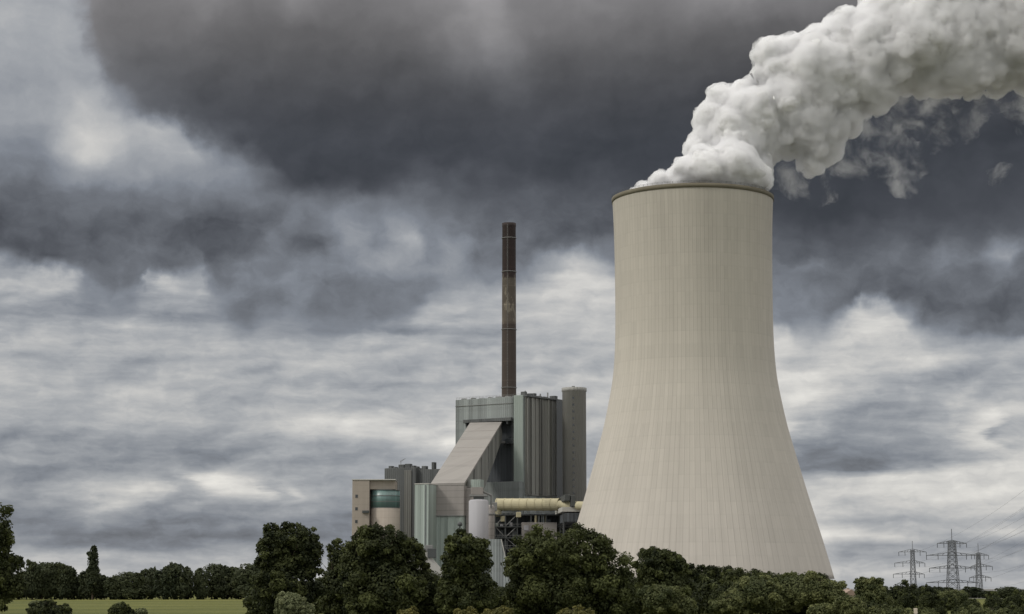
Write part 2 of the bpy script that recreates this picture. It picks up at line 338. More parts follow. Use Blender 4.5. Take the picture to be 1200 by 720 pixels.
def chimney_mat():
    m = bpy.data.materials.new('weathered chimney'); m.use_nodes = True
    t = NT(m.node_tree); t.n.clear()
    co = t.node('ShaderNodeTexCoord').outputs['Object']; x, y, z = t.sep(co)
    base = t.ramp(t.m('DIVIDE', z, 300.0), [(0.0, (0.062, 0.048, 0.040)), (0.70, (0.058, 0.044, 0.037)), (0.708, (0.12, 0.10, 0.08)), (0.745, (0.095, 0.078, 0.062)),
        (0.82, (0.10, 0.085, 0.068)), (0.825, (0.030, 0.019, 0.018)), (0.985, (0.026, 0.017, 0.016)), (1.0, (0.022, 0.015, 0.015))])
    n = t.noise(t.vm('MULTIPLY', co, (1, 1, 0.35)), 0.28, 6, 0.65)
    inband = t.m('MULTIPLY', t.rng(z, 208, 216), t.rng(z, 246, 252, 1.0, 0.0))
    patch = t.m('MULTIPLY', t.rng(n, 0.52, 0.60), inband)
    col = t.mixc(t.m('MULTIPLY', patch, 0.45), base, (0.30, 0.27, 0.21))
    fr = t.m('LESS_THAN', t.m('FRACT', t.m('DIVIDE', z, 15.0)), 0.07)
    col = t.vm('SCALE', col, scale=t.m('ADD', t.m('ADD', 0.75, t.m('MULTIPLY', n, 0.5)), t.m('MULTIPLY', fr, 0.25)))
    b = t.node('ShaderNodeBsdfPrincipled'); t.put(b.inputs['Base Color'], col); b.inputs['Roughness'].default_value = 0.85
    o = t.node('ShaderNodeOutputMaterial'); t.put(o.inputs[0], b.outputs[0]); return m
M['chimney'] = chimney_mat()

def ground_mat():
    m = bpy.data.materials.new('meadow grass'); m.use_nodes = True
    t = NT(m.node_tree); t.n.clear()
    co = t.node('ShaderNodeTexCoord').outputs['Object']
    big = t.noise(t.vm('MULTIPLY', co, (1, 0.35, 1)), 0.012, 6, 0.6)
    fine = t.noise(co, 0.4, 8, 0.7)
    stp = t.noise(t.vm('MULTIPLY', co, (0.12, 1.0, 1)), 0.03, 6, 0.65)
    f = t.m('ADD', t.m('MULTIPLY', big, 0.3), t.m('ADD', t.m('MULTIPLY', fine, 0.25), t.m('MULTIPLY', stp, 0.45)))
    col = t.ramp(f, [(0.38, (0.050, 0.060, 0.022)), (0.5, (0.105, 0.112, 0.034)), (0.62, (0.165, 0.158, 0.052))])
    dist = t.m('MULTIPLY', t.rng(t.sep(co)[1], 780, 840), t.rng(t.sep(co)[0], -110, -60))                                 # beyond the meadow: grey plant yard, added to bounce light under the steam
    col = t.mixc(dist, col, (0.17, 0.165, 0.16))
    b = t.node('ShaderNodeBsdfPrincipled'); t.put(b.inputs['Base Color'], col); b.inputs['Roughness'].default_value = 0.95
    b.inputs['Specular IOR Level'].default_value = 0.1
    bp = t.node('ShaderNodeBump'); bp.inputs['Strength'].default_value = 0.6; bp.inputs['Distance'].default_value = 0.5
    t.put(bp.inputs['Height'], fine); t.put(b.inputs['Normal'], bp.outputs[0])
    o = t.node('ShaderNodeOutputMaterial'); t.put(o.inputs[0], b.outputs[0]); return m
M['ground'] = ground_mat()

def steam_surface():
    m = bpy.data.materials.new('dense steam'); m.use_nodes = True
    t = NT(m.node_tree); t.n.clear()
    co = t.node('ShaderNodeTexCoord').outputs['Object']
    n = t.noise(co, 0.06, 8, 0.62, 0.3)
    b = t.node('ShaderNodeBsdfDiffuse'); b.inputs['Color'].default_value = (0.90, 0.897, 0.90, 1)
    tr = t.node('ShaderNodeBsdfTranslucent'); tr.inputs['Color'].default_value = (0.90, 0.897, 0.90, 1)
    mx = t.node('ShaderNodeMixShader'); mx.inputs[0].default_value = 0.38
    bp = t.node('ShaderNodeBump'); bp.inputs['Strength'].default_value = 0.35; bp.inputs['Distance'].default_value = 4.0
    t.put(bp.inputs['Height'], n); t.put(b.inputs['Normal'], bp.outputs[0])
    t.put(mx.inputs[1], b.outputs[0]); t.put(mx.inputs[2], tr.outputs[0])
    o = t.node('ShaderNodeOutputMaterial'); t.put(o.inputs[0], mx.outputs[0]); return m
def steam_volume(name, dens, thr=0.0, scale=0.05):
    m = bpy.data.materials.new(name); m.use_nodes = True
    t = NT(m.node_tree); t.n.clear()
    v = t.node('ShaderNodeVolumePrincipled'); v.inputs['Color'].default_value = (0.975, 0.975, 0.985, 1)
    v.inputs['Anisotropy'].default_value = 0.1
    if thr:
        co = t.node('ShaderNodeTexCoord').outputs['Object']
        n = t.noise(co, scale, 6, 0.66, 0.35)
        t.put(v.inputs['Density'], t.m('MULTIPLY', t.rng(n, thr, thr + 0.17), dens))
    else: v.inputs['Density'].default_value = dens
    o = t.node('ShaderNodeOutputMaterial'); t.put(o.inputs['Volume'], v.outputs[0]); return m

# ------------------------------------------------------------------ object helpers
def tag(o, label=None, cat=None, group=None, kind=None):
    if label: o['label'] = label
    if cat: o['category'] = cat
    if group: o['group'] = group
    if kind: o['kind'] = kind
    return o
def link(name, me, m, parent=None, loc=(0, 0, 0), rz=0.0):
    o = bpy.data.objects.new(name, me)
    if m is not None: me.materials.clear(); me.materials.append(m)
    C.objects.link(o); o.parent = parent; o.location = loc; o.rotation_euler = (0, 0, rz)
    return o
def empty(name, loc=(0, 0, 0), rz=0.0):
    o = bpy.data.objects.new(name, None); C.objects.link(o); o.location = loc; o.rotation_euler = (0, 0, rz)
    o.empty_display_size = 2.0
    return o
def copy_tree(o, parent=None):
    c = o.copy(); C.objects.link(c); c.parent = parent
    for ch in list(o.children): copy_tree(ch, c)
    return c
def to_mesh(bm, name, smooth=False):
    bmesh.ops.recalc_face_normals(bm, faces=bm.faces)
    me = bpy.data.meshes.new(name); bm.to_mesh(me); bm.free()
    if smooth:
        for p in me.polygons: p.use_smooth = True
    return me
def bm_box(bm, x0, x1, y0, y1, z0, z1):
    vs = [bm.verts.new(p) for p in ((x0,y0,z0),(x1,y0,z0),(x1,y1,z0),(x0,y1,z0),(x0,y0,z1),(x1,y0,z1),(x1,y1,z1),(x0,y1,z1))]
    for f in ((0,3,2,1),(4,5,6,7),(0,1,5,4),(1,2,6,5),(2,3,7,6),(3,0,4,7)): bm.faces.new([vs[i] for i in f])
def box(name, m, parent, x0, x1, y0, y1, z0, z1, bev=0.12, label=None):
    bm = bmesh.new(); bm_box(bm, x0, x1, y0, y1, z0, z1)
    if bev: bmesh.ops.bevel(bm, geom=bm.edges[:], offset=bev, segments=1, affect='EDGES')
    o = link(name, to_mesh(bm, name), m, parent)
    if label: o['label'] = label
    return o
def bm_bar(bm, a, b, r, n=6, r2=None):
    a = Vector(a); b = Vector(b); dd = b - a
    if dd.length < 1e-6: return
    q = dd.to_track_quat('Z', 'Y'); r2 = r if r2 is None else r2
    ra = [bm.verts.new(a + q @ Vector((r*math.cos(2*math.pi*i/n), r*math.sin(2*math.pi*i/n), 0))) for i in range(n)]
    rb = [bm.verts.new(b + q @ Vector((r2*math.cos(2*math.pi*i/n), r2*math.sin(2*math.pi*i/n), 0))) for i in range(n)]
    for i in range(n): bm.faces.new((ra[i], ra[(i+1)%n], rb[(i+1)%n], rb[i]))
    bm.faces.new(ra[::-1]); bm.faces.new(rb)
def lathe(name, prof, m, parent=None, seg=64, smooth=True, closed=False, loc=(0,0,0)):
    bm = bmesh.new(); rings = []
    for r, z in prof:
        rings.append([bm.verts.new((r*math.cos(2*math.pi*i/seg), r*math.sin(2*math.pi*i/seg), z)) for i in range(seg)])
    for a, b in zip(rings, rings[1:] + ([rings[0]] if closed else [])):
        for i in range(seg): bm.faces.new((a[i], a[(i+1)%seg], b[(i+1)%seg], b[i]))
    if not closed:
        bm.faces.new(rings[0][::-1]); bm.faces.new(rings[-1])
    me = to_mesh(bm, name)
    for p in me.polygons: p.use_smooth = smooth and len(p.vertices) == 4
    return link(name, me, m, parent, loc)
def prism(name, m, parent, pts, y0, y1, bev=0.0):
    """pts: (x, z) outline extruded from y0 to y1"""
    bm = bmesh.new()
    a = [bm.verts.new((x, y0, z)) for x, z in pts]; b = [bm.verts.new((x, y1, z)) for x, z in pts]
    n = len(pts)
    for i in range(n): bm.faces.new((a[i], a[(i+1)%n], b[(i+1)%n], b[i]))
    bm.faces.new(a); bm.faces.new(b[::-1])
    return link(name, to_mesh(bm, name), m, parent)

# ------------------------------------------------------------------ ground
bm = bmesh.new(); S = 30000
rngg = random.Random(3)
gx = [-S, -6000, -2500] + list(range(-1500, 1501, 60)) + [2500, 6000, S]; gy = [-S, -3000, -500] + list(range(0, 2401, 60)) + [4000, 9000, S]
gv = [[bm.verts.new((x, y, (0.0 if abs(x) > 1400 or y < 300 or y > 1000 else 0.25 * math.sin(x * .013 + y * .021) + rngg.uniform(-.12, .12)))) for x in gx] for y in gy]
for j in range(len(gy) - 1):
    for i in range(len(gx) - 1): bm.faces.new((gv[j][i], gv[j][i+1], gv[j+1][i+1], gv[j+1][i]))
go = link('ground', to_mesh(bm, 'ground', True), M['ground']); tag(go, kind='structure')

# ------------------------------------------------------------------ cooling tower
TD = 960.0
prof_px = [(235, 93.8), (262, 92.6), (300, 92.0), (350, 91.8), (385, 92.1), (410, 92.9), (440, 95.2), (460, 98.6), (500, 107.0), (540, 118.4), (584, 131.2), (620, 142.5), (650, 151.5), (680, 160.0)]
tc_x = W(813.5, 400, TD).x
tower = empty('cooling_tower', (tc_x, TD, 0))
tag(tower, 'huge pale concrete hyperbolic cooling tower with a dark rim, steaming', 'cooling tower')
pr = []
for py, hw in prof_px:
    c = W(813, py, TD); e = W(813 + hw, py, TD)
    rr = (e.x - c.x); rr = rr / math.sqrt(1 + (rr / TD) ** 2)
    pr.append((rr, c.z))
pr = sorted(pr, key=lambda t: t[1])
zs = np.array([p[1] for p in pr]); rs = np.array([p[0] for p in pr])
def prad(z): return float(np.interp(z, zs, rs))
ztop = pr[-1][1]
zz = np.linspace(8.5, ztop, 90)
rr_s = np.array([prad(z) for z in zz])
for _ in range(6): rr_s[1:-1] = (rr_s[:-2] + 2 * rr_s[1:-1] + rr_s[2:]) / 4
outer = list(zip(rr_s, zz))
inner = [(r - 0.9, z) for r, z in outer][::-1]
lathe('shell', outer + inner, M['shell'], tower, seg=192, closed=True)
R0 = rr_s[-1]
lathe('rim', [(R0 + 0.03, ztop - 1.1), (R0 + 0.35, ztop - 1.0), (R0 + 0.38, ztop + 0.9), (R0 - 1.6, ztop + 0.9), (R0 - 1.6, ztop - 1.3), (R0 - 0.95, ztop - 1.5)], M['rim'], tower, seg=192, closed=True)
bm = bmesh.new()
for k in range(96):
    a = 2 * math.pi * k / 96; a2 = 2 * math.pi * (k + 1) / 96; rr_ = R0 + 0.2
    p = Vector((rr_ * math.cos(a), rr_ * math.sin(a), ztop + 0.9)); p2 = Vector((rr_ * math.cos(a2), rr_ * math.sin(a2), ztop + 0.9))
    bm_bar(bm, p, p + Vector((0, 0, 1.1)), 0.05, 4)
    for h in (0.6, 1.1): bm_bar(bm, p + Vector((0, 0, h)), p2 + Vector((0, 0, h)), 0.04, 4)
link('railing', to_mesh(bm, 'railing'), M['steel'], tower)
rb = rr_s[0]
lathe('basin', [(rb - 6, 0), (rb - 6, 8.4), (rb - 9, 8.4), (rb - 9, 0)], M['pale'], tower, seg=96, closed=True)

# ------------------------------------------------------------------ chimney
CD = 1600.0
cb = W(596.5, 400, CD)
ch = empty('chimney', (cb.x, CD, 0)); tag(ch, 'tall thin dark red brown smokestack with a pale weathered band, behind the boiler house', 'chimney')
ctop = W(596.5, 262, CD).z
lathe('shaft', [(6.3, 0), (5.75, ctop * .5), (5.35, ctop - 3), (5.55, ctop - 2.6), (5.55, ctop), (4.6, ctop), (4.6, ctop - 4)], M['chimney'], ch, seg=48)
for zf in (ctop - 12, 252, 206, 160):
    rr_ = 6.3 - 0.95 * zf / ctop
    lathe('gallery_ring', [(rr_ - .5, zf - .2), (rr_ + .5, zf - .2), (rr_ + .5, zf + .2), (rr_ - .5, zf + .2)], M['steel_mid'], ch, seg=32, closed=True)

bm = bmesh.new()
for k in range(2): bm_bar(bm, (-1.5 + k * .6, -6.4, 2), (-1.5 + k * .6, -5.55, ctop - 1), .07, 4)
for k in range(140):
    z = 4 + k * 2.1; yy = -6.4 + .85 * z / ctop; bm_bar(bm, (-1.5, yy, z), (-.9, yy, z), .06, 4)
link('ladder', to_mesh(bm, 'ladder'), M['steel_mid'], ch)

# ------------------------------------------------------------------ boiler house (local axes: -y = left-front face normal, +x along that face to the near corner ... )
def frame(px, D, dirx):
    """root at ground below photo column px at distance D; local +x = dirx (plan)"""
    p = W(px, 690, D); return (p.x, p.y, 0), math.atan2(dirx[1], dirx[0])
N = W(614, 464, 1100); L = W(534, 469, 1125)
dvec = Vector((N.x - L.x, N.y - L.y)); LF = dvec.length; dvec.normalize()      # from left corner towards the near corner
loc, rz = frame(614, 1100, dvec)
bh = empty('boiler_house', loc, rz)
tag(bh, 'tall grey green clad boiler house block with ribbed sides, left of the cooling tower', 'industrial building')
# local: near corner at origin, left face spans x -LF..0 at y=0, right face spans y 0..DP at x=0
DP = 36.0; ZT = N.z
zr = lambda py, D=1105: W(600, py, D).z
xl = lambda px: -(614 - px) / 80.0 * LF
box('upper_wall', M['green_clad'], bh, -LF, 0, 0, DP, zr(491), ZT)
box('side_wall', M['green_clad'], bh, -LF, xl(547), 0.02, DP - .05, 0, zr(491))
box('corner_strip', M['green_light'], bh, xl(603), xl(613.6), -0.6, 1.0, zr(566), ZT + 0.4, label='bright mint vertical strip at the near corner')
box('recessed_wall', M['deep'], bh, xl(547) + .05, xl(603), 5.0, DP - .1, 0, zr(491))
box('recess_side', M['green_clad'], bh, xl(602.9), -0.02, 0.02, DP - .05, 0, zr(491))
box('recess_shade_band', M['dark_clad'], bh, xl(545), xl(601), -1.6, 5.0, zr(493.5), zr(489.5))  # dark strip added to stand in for the shade along the recess head
for k, px_ in enumerate((548, 560, 572, 584, 596)):
    box('bracket', M['steel'], bh, xl(px_) - .3, xl(px_) + .3, -1.2, 4.6, zr(497.5), zr(493.6))
box('lower_block', M['green_clad'], bh, xl(572), xl(613), -3.5, -0.05, 0, zr(565), label='low grey green block along the foot of the tall wall')
# small openings and platforms in the recess
box('platform', M['steel_mid'], bh, xl(586), xl(603), 0.5, 5, zr(519), zr(517))
box('opening', M['window'], bh, xl(593), xl(602), -0.35, 0.0, zr(520), zr(514))
# left edge: pipes standing out
for z0, z1 in ((zr(482), zr(478)), (zr(500), zr(492)), (zr(515), zr(508)), (zr(528), zr(523))):
    box('vent_box', M['steel_mid'], bh, -LF - 0.9, -LF - .003, 2, 6, z0, z1)
# the darker ribbed right face: real pilasters
box('side_cladding', M['grey_clad'], bh, 0.002, 0.8, 0.9, DP, zr(582, 1115), ZT - .5)
rg = random.Random(5)
y = 1.5
while y < DP - 1.2:
    wd = rg.uniform(0.7, 1.5)
    box('pilaster', M['grey_clad'], bh, 0.803, 0.8 + rg.uniform(.35, .9), y, y + wd, zr(580, 1115), ZT - .7, bev=.05)
    y += wd + rg.uniform(1.0, 3.2)
box('parapet', M['dark_clad'], bh, -0.3, 1.9, 0.4, DP + .3, ZT - .45, ZT + .5)
for k in range(9):
    y = 1 + k * 3.7 + rg.uniform(-.8, .8)
    if k == 7: continue
    box('roof_unit', M['dark_clad'], bh, rg.uniform(-4, -2.5), rg.uniform(-.6, -.1), y, y + rg.uniform(1.6, 3.2), ZT + .503, ZT + rg.uniform(1.2, 2.6))
for k in range(7):
    x = -LF + 3 + k * 5.6 + rg.uniform(-.8, .8)
    box('roof_unit', M['steel_mid'], bh, x, x + rg.uniform(1.5, 3.0), 1.5, 4.5, ZT + .003, ZT + rg.uniform(.4, 1.1))

bm = bmesh.new()                                                        # roof edge railing and a caged ladder
for k in range(21):
    x = -LF + .3 + k * (LF - .6) / 20; bm_bar(bm, (x, .3, ZT + .003), (x, .3, ZT + 1.2), .06, 4)
for h in (.6, 1.2): bm_bar(bm, (-LF + .3, .3, ZT + h), (-.3, .3, ZT + h), .05, 4)
link('railing', to_mesh(bm, 'railing'), M['steel_mid'], bh)
bm = bmesh.new()
for k in range(2): bm_bar(bm, (xl(601.5) + k * .8, -.9, zr(566)), (xl(601.5) + k * .8, -.9, ZT + 1), .1, 4)
for k in range(70): z = zr(566) + k * .65; bm_bar(bm, (xl(601.5), -.9, z), (xl(601.5) + .8, -.9, z), .05, 4)
link('ladder', to_mesh(bm, 'ladder'), M['steel'], bh)
for k, (z0, z1) in enumerate(((473, 471), (566, 565))):
    box('ledge', M['steel_mid'], bh, -LF - .1, xl(602.5), -.35, -.003, zr(z0), zr(z0) + .25, bev=0)
for k in range(4): box('roof_stack', M['steel_mid'], bh, -3.5 + 0 * k, -2.9, 6 + k * 7.5, 6.6 + k * 7.5, ZT, ZT + (3.4, 2.2, 2.9, 4.2)[k], bev=.05)

# ------------------------------------------------------------------ stair tower: slim rounded tower right of the boiler house
SD = 1118.0
sp = W(673, 500, SD); st = empty('stair_tower', (sp.x, SD, 0))
tag(st, 'slim rounded grey stair tower with a column of tiny windows beside the boiler house', 'tower')
sr = 14.0 * SD / F; sh = W(673, 455, SD).z
lathe('shaft', [(sr, 0), (sr, sh - 2.2), (sr + .35, sh - 2.0), (sr + .35, sh), (sr - .6, sh), (sr - .6, sh - 1)], M['stair'], st, seg=40)
box('gap_shade', M['window'], st, -sr - 3.2, -sr + 1.4, -1.0, 3, 0, sh - 7, label='dark strip standing in for the shaded gap between tower and boiler house')  # dark infill: the shade of the narrow gap given as colour
for k in range(15):
    a = R(-96); z = sh - 6 - k * 3.7
    o = box('window', M['window'], st, -0.55, 0.55, -0.14, 0.1, -0.6, 0.6, bev=.02)
    o.location = ((sr + .02) * math.cos(a), (sr + .02) * math.sin(a), z)
for k in range(3):
    box('roof_unit', M['steel_mid'], st, -4.5 + k * 3.2, -2.8 + k * 3.2, -1, 1, sh - .9, sh + (.5, 1.1, .4)[k])

# ------------------------------------------------------------------ inclined coal gallery + transfer house
B0 = W(544, 566, 1050); A0 = W(587, 495.5, 1106)
gdir = Vector((A0.x - B0.x, A0.y - B0.y)); GL = gdir.length; gdir.normalize()
gal = empty('conveyor_gallery', (B0.x, B0.y, 0), math.atan2(gdir.y, gdir.x))
tag(gal, 'steep beige sloping coal gallery climbing into the boiler house', 'conveyor gallery')
# local +x along the rise, +y to the left (width)
zB, zA = B0.z, A0.z; GW = 17.6
slope = (zA - zB) / GL
def gz(x): return zB + slope * x
prism('side_wall', M['grey_clad'], gal, [(0, zB - 1.5), (0, zB - .25), (GL, zA - .25), (GL + 2.5, zA - 4), (GL + 2.5, zA - 9), (GL * .55, gz(GL * .55) - 21), (GL * .55, zB - 1.5)], 0.25, GW - .25)
prism('roof', M['gallery'], gal, [(-.6, zB - 1.3), (-.6, zB + .0), (GL + .6, zA + .1 + slope * .6), (GL + .6, zA - 1.0 + slope * .6)], -0.35, GW + .35)
for k in range(1, 7):
    x = GL * k / 7
    prism('roof_seam', M['louvre'], gal, [(x, gz(x) + .102), (x, gz(x) + .30), (x + .5, gz(x + .5) + .30), (x + .5, gz(x + .5) + .102)], -0.3, GW + .3)
for k in range(5):
    x = GL * (.08 + .19 * k)
    box('wall_post', M['steel_mid'], gal, x, x + .5, -.2, .247, max(zB - 1.5, gz(x) - (14 if x > GL * .55 else 60)), gz(x) - 1.1, bev=.03)
th = empty('transfer_house', (B0.x, B0.y, 0), math.atan2(gdir.y, gdir.x))
tag(th, 'square conveyor house with grey louvred upper wall over mint cladding, under the sloping gallery', 'industrial building')
box('upper_wall', M['louvre'], th, -1.0, 22, -0.2, GW + .6, zr(604, 1050), zB - 1.55)
box('lower_wall', M['green_light'], th, -0.6, 21.8, 0.1, GW + .3, 0, zr(604, 1050) - .003)
box('side_bay', M['louvre'], th, 2.0, 18, -4.6, -0.203, 0, zr(572, 1050), label='narrow grey bay on the right side')
box('roof_box', M['green_light'], th, 4.0, 9, -7.5, -2.0, zr(572, 1050) + .003, zr(562, 1050))
box('ledge', M['steel_mid'], th, -1.3, 2, -.3, GW + .8, zr(605.2, 1050), zr(603.6, 1050))
for k in range(5):
    box('pilaster', M['green_light'], th, -.95, -.603, 1 + k * 3.9, 1.5 + k * 3.9, 0, zr(605.3, 1050), bev=.03)

mw = empty('wall_block', (0, 0, 0)); p = W(486, 568, 1046); q = W(503, 568, 1052)
mw.location = (p.x, p.y, 0); mw.rotation_euler[2] = math.atan2(-.33, .94)
mw.name = 'annex_building'
tag(mw, 'narrow tall mint green annex between dark block and louvred conveyor house', 'industrial building')
box('wall', M['green_light'], mw, 0, 7.6, 0, 16, 0, p.z)
box('parapet', M['pale'], mw, -.2, 7.8, -.2, 16.2, p.z + .003, p.z + .5)
box('pilaster', M['green_clad'], mw, 5.6, 6.3, -.4, -.003, 0, p.z - .3)
# ------------------------------------------------------------------ dark block and brick building on the left
dk = empty('turbine_hall', (0, 0, 0)); p = W(487, 549, 1095)
dk.location = (p.x, p.y, 0); dk.rotation_euler[2] = math.atan2(-.42, .91)
tag(dk, 'dark grey windowless block with cluttered flat roof, behind the sand brick building', 'industrial building')
box('wall', M['dark_clad'], dk, -18.8, 0, 0, 22, 0, zr(548, 1095), label='dark front wall')
box('wing', M['grey_clad'], dk, -6.5, -2.2, -.7, -.003, 0, zr(551, 1095), label='lighter grey vertical strip')
box('side_wing', M['dark_clad'], dk, .003, 14, 3, 22, 0, zr(550, 1095))
for x0, x1, h in ((-18, -16, 1.4), (-15.2, -13.6, .8), (-12, -8.6, 2.0), (-8.2, -5, 2.3), (-4.6, -2.4, 1.3), (-1.5, -.5, .8), (2, 4.5, .9), (8, 9.5, 2.8)):
    box('roof_unit', M['dark_clad'], dk, x0, x1, 3, 6, zr(548, 1095) - .02 if x0 < 0 else zr(550, 1095) - .02, zr(548, 1095) + h)
bm = bmesh.new(); zt_ = zr(548, 1095)
bm_bar(bm, (-11, 4, zt_ + 2), (-11, 4, zt_ + 4.2), .15); bm_bar(bm, (-11.5, 4, zt_ + 3.4), (-8.4, 4, zt_ + 5.2), .13); bm_bar(bm, (-11, 4, zt_ + 4.2), (-8.8, 4, zt_ + 5.0), .06)
link('roof_davit', to_mesh(bm, 'roof_davit'), M['steel_mid'], dk)

bk = empty('control_building', (0, 0, 0)); p = W(413, 563, 1060)
bk.location = (p.x, p.y, 0)
tag(bk, 'sand coloured brick building with round bay and turquoise glass band, leftmost plant building', 'office building')
bkz = p.z; X = lambda px: (px - 413) / F * 1060
box('wall', M['brick'], bk, 0, X(433), 0, 20, 0, bkz)
box('top_wall', M['brick'], bk, X(433), X(463), 2, 20, zr(573.5, 1062), bkz - .05)
box('coping', M['pale'], bk, -.3, X(463) + .3, -.3, 20.2, bkz + .003, bkz + .55)
box('side_wall', M['brick'], bk, X(433), X(452), 8, 20, 0, zr(573.6, 1062))
rc = (X(450.5), 8.0)
o = lathe('round_bay', [(7.7, 0), (7.7, zr(595.5, 1060)), (0.5, zr(595.4, 1060))], M['brick'], bk, seg=48, loc=(rc[0], rc[1], 0))
o = lathe('glass_band', [(7.5, zr(595.3, 1060)), (7.5, zr(574, 1060)), (.5, zr(573.9, 1060))], M['glass'], bk, seg=48, loc=(rc[0], rc[1], 0))
for zk in (595.3, 588, 581, 574.4):
    lathe('glazing_bar', [(7.5, zr(zk, 1060)), (7.72, zr(zk, 1060)), (7.72, zr(zk - .6, 1060)), (7.5, zr(zk - .6, 1060))], M['steel_mid'], bk, seg=48, closed=True, loc=(rc[0], rc[1], 0))
box('balcony', M['steel'], bk, X(425), X(433), -1.4, -.003, zr(601.5, 1060), zr(598.5, 1060))
for k in range(4): box('window', M['window'], bk, 1.6 + 0.0 * k, 2.9, -.1, .05, bkz - 9 - k * 6.5, bkz - 7.4 - k * 6.5, bev=.02)

# ------------------------------------------------------------------ pale silo
p = W(561, 586, 1020); si = empty('silo', (p.x, p.y, 0)); tag(si, 'round pale lilac grey silo with pipework on top, below the boiler house', 'silo')
sr2 = 11.6 * 1020 / F; siz = p.z
lathe('drum', [(sr2, 0), (sr2, siz - .6), (sr2 - .7, siz), (1, siz + .3)], M['silo'], si, seg=48)
box('platform', M['steel_mid'], si, -4.6, 4.4, -2.5, 3, siz + 1.6, siz + 2.4)
box('filter_box', M['louvre'], si, -3.8, 2.2, -2, 2.4, siz + 2.403, siz + 6.2)
box('hopper', M['steel'], si, -2.6, 2.6, -2, 2, siz + .1, siz + 1.59)
bm = bmesh.new(); bm_bar(bm, (2.2, -1, siz + 4), (6.2, 1, siz + 2.2), .5, 10); bm_bar(bm, (6.2, 1, siz + 2.6), (6.2, 1, siz - 4), .45, 10)
link('pipe', to_mesh(bm, 'pipe', False), M['steel_mid'], si)
sb = empty('side_silo', (0, 0, 0)); p = W(575.5, 592, 1030); sb.location = (p.x, p.y, 0)
tag(sb, 'narrow darker grey vessel on the right flank of the pale silo', 'silo')
lathe('drum', [(1.75, 0), (1.75, p.z - 1), (1.1, p.z), (.2, p.z + .2)], M['louvre'], sb, seg=32)
lathe('band', [(1.75, p.z - 5), (1.95, p.z - 5), (1.95, p.z - 4.2), (1.75, p.z - 4.2)], M['steel_mid'], sb, seg=32, closed=True)

# ------------------------------------------------------------------ flue duct into the cooling tower
fd = empty('flue_gas_duct', (0, 0, 0))
tag(fd, 'long horizontal yellow flue duct running from the plant into the cooling tower', 'duct')
bm = bmesh.new(); a = W(583, 591.5, 1052); b = W(655, 591.5, 1040); c = W(702, 594, 990)
bm_bar(bm, a, b, 3.1, 20)
link('duct', to_mesh(bm, 'duct', False), M['yellow'], fd)
bm = bmesh.new(); bm_bar(bm, b + Vector((.1, -.1, 0)), c, 2.1, 20); link('tower_duct', to_mesh(bm, 'tower_duct'), M['yellow'], fd)
for k in range(9):
    t = k / 8; p = a.lerp(b, t); q = (b - a).normalized()
    bm = bmesh.new(); bm_bar(bm, p - q * .25, p + q * .25, 3.3, 20); link('flange', to_mesh(bm, 'flange'), M['yellow'], fd)
bm = bmesh.new(); p = W(584, 603, 1050)
bm_bar(bm, a + Vector((.3, 0, 0)), Vector((a.x + .5, a.y, p.z - 1)), 2.3, 16, 1.4); link('down_leg', to_mesh(bm, 'down_leg'), M['yellow'], fd)

# ------------------------------------------------------------------ open steel structure below the duct
p0 = W(578, 690, 1046); sf = empty('steel_frame', (p0.x, p0.y, 0), 0.06)
tag(sf, 'dark open steel structure full of pipes, below the yellow duct', 'industrial structure')
SX = lambda px: (px - 578) / F * 1046
zl = [0, 8, 15, zr(655, 1046), zr(642, 1046), zr(630, 1046), zr(617, 1046), zr(603, 1046)]
for px_ in (580, 592, 606, 622, 640, 656, 672, 688):
    for yy in (0, 9):
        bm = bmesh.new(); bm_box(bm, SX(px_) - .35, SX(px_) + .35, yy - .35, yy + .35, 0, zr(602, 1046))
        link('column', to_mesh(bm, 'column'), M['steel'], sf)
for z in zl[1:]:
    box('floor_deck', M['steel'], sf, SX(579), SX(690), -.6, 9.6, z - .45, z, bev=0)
    bm = bmesh.new(); bm_bar(bm, (SX(579), -.6, z + 1.1), (SX(690), -.6, z + 1.1), .08, 4)
    k = 0
    while k < 24: bm_bar(bm, (SX(579 + k * 4.6), -.6, z), (SX(579 + k * 4.6), -.6, z + 1.1), .06, 4); k += 1
    link('handrail', to_mesh(bm, 'handrail'), M['steel_mid'], sf)
for i, (x0, x1) in enumerate(((580, 592), (592, 606), (656, 672), (672, 688))):
    for j, (z0, z1) in enumerate(zip(zl[3:], zl[4:])):
        if (i + j) % 2: x0, x1 = x1, x0
        bm = bmesh.new(); bm_bar(bm, (SX(x0), -.2, z0), (SX(x1), -.2, z1), .18, 4); link('brace', to_mesh(bm, 'brace'), M['steel_mid'], sf)
rg = random.Random(11)
for k in range(46):
    x = rg.uniform(580, 668); zi = rg.randrange(3, 7); wd = rg.uniform(2, 8); h = rg.uniform(1.2, 3.6)
    m_ = rg.choice([M['steel'], M['deep'], M['dark_clad'], M['green_light'], M['steel_mid'], M['steel'], M['pale'], M['silo']])
    if m_ in (M['pale'], M['silo'], M['green_light']): wd = min(wd, 3); h = min(h, 2)
    box('equipment', m_, sf, SX(x), SX(x + wd), rg.uniform(.6, 1.8), rg.uniform(4, 8), zl[zi] + .003, zl[zi] + h, bev=.1)
for k in range(9):
    x = SX(rg.uniform(583, 686)); bm = bmesh.new(); yy = rg.uniform(-.1, 1.5); r_ = rg.uniform(.2, .5)
    bm_bar(bm, (x, yy, zl[3]), (x, yy, zr(603.5, 1046)), r_, 8); bm_bar(bm, (x, yy, zl[5] + 1), (x + rg.uniform(4, 14), yy, zl[5] + 1.2), r_, 8)
    link('pipe', to_mesh(bm, 'pipe'), rg.choice([M['steel_mid'], M['yellow'], M['steel'], M['green_clad']]), sf)
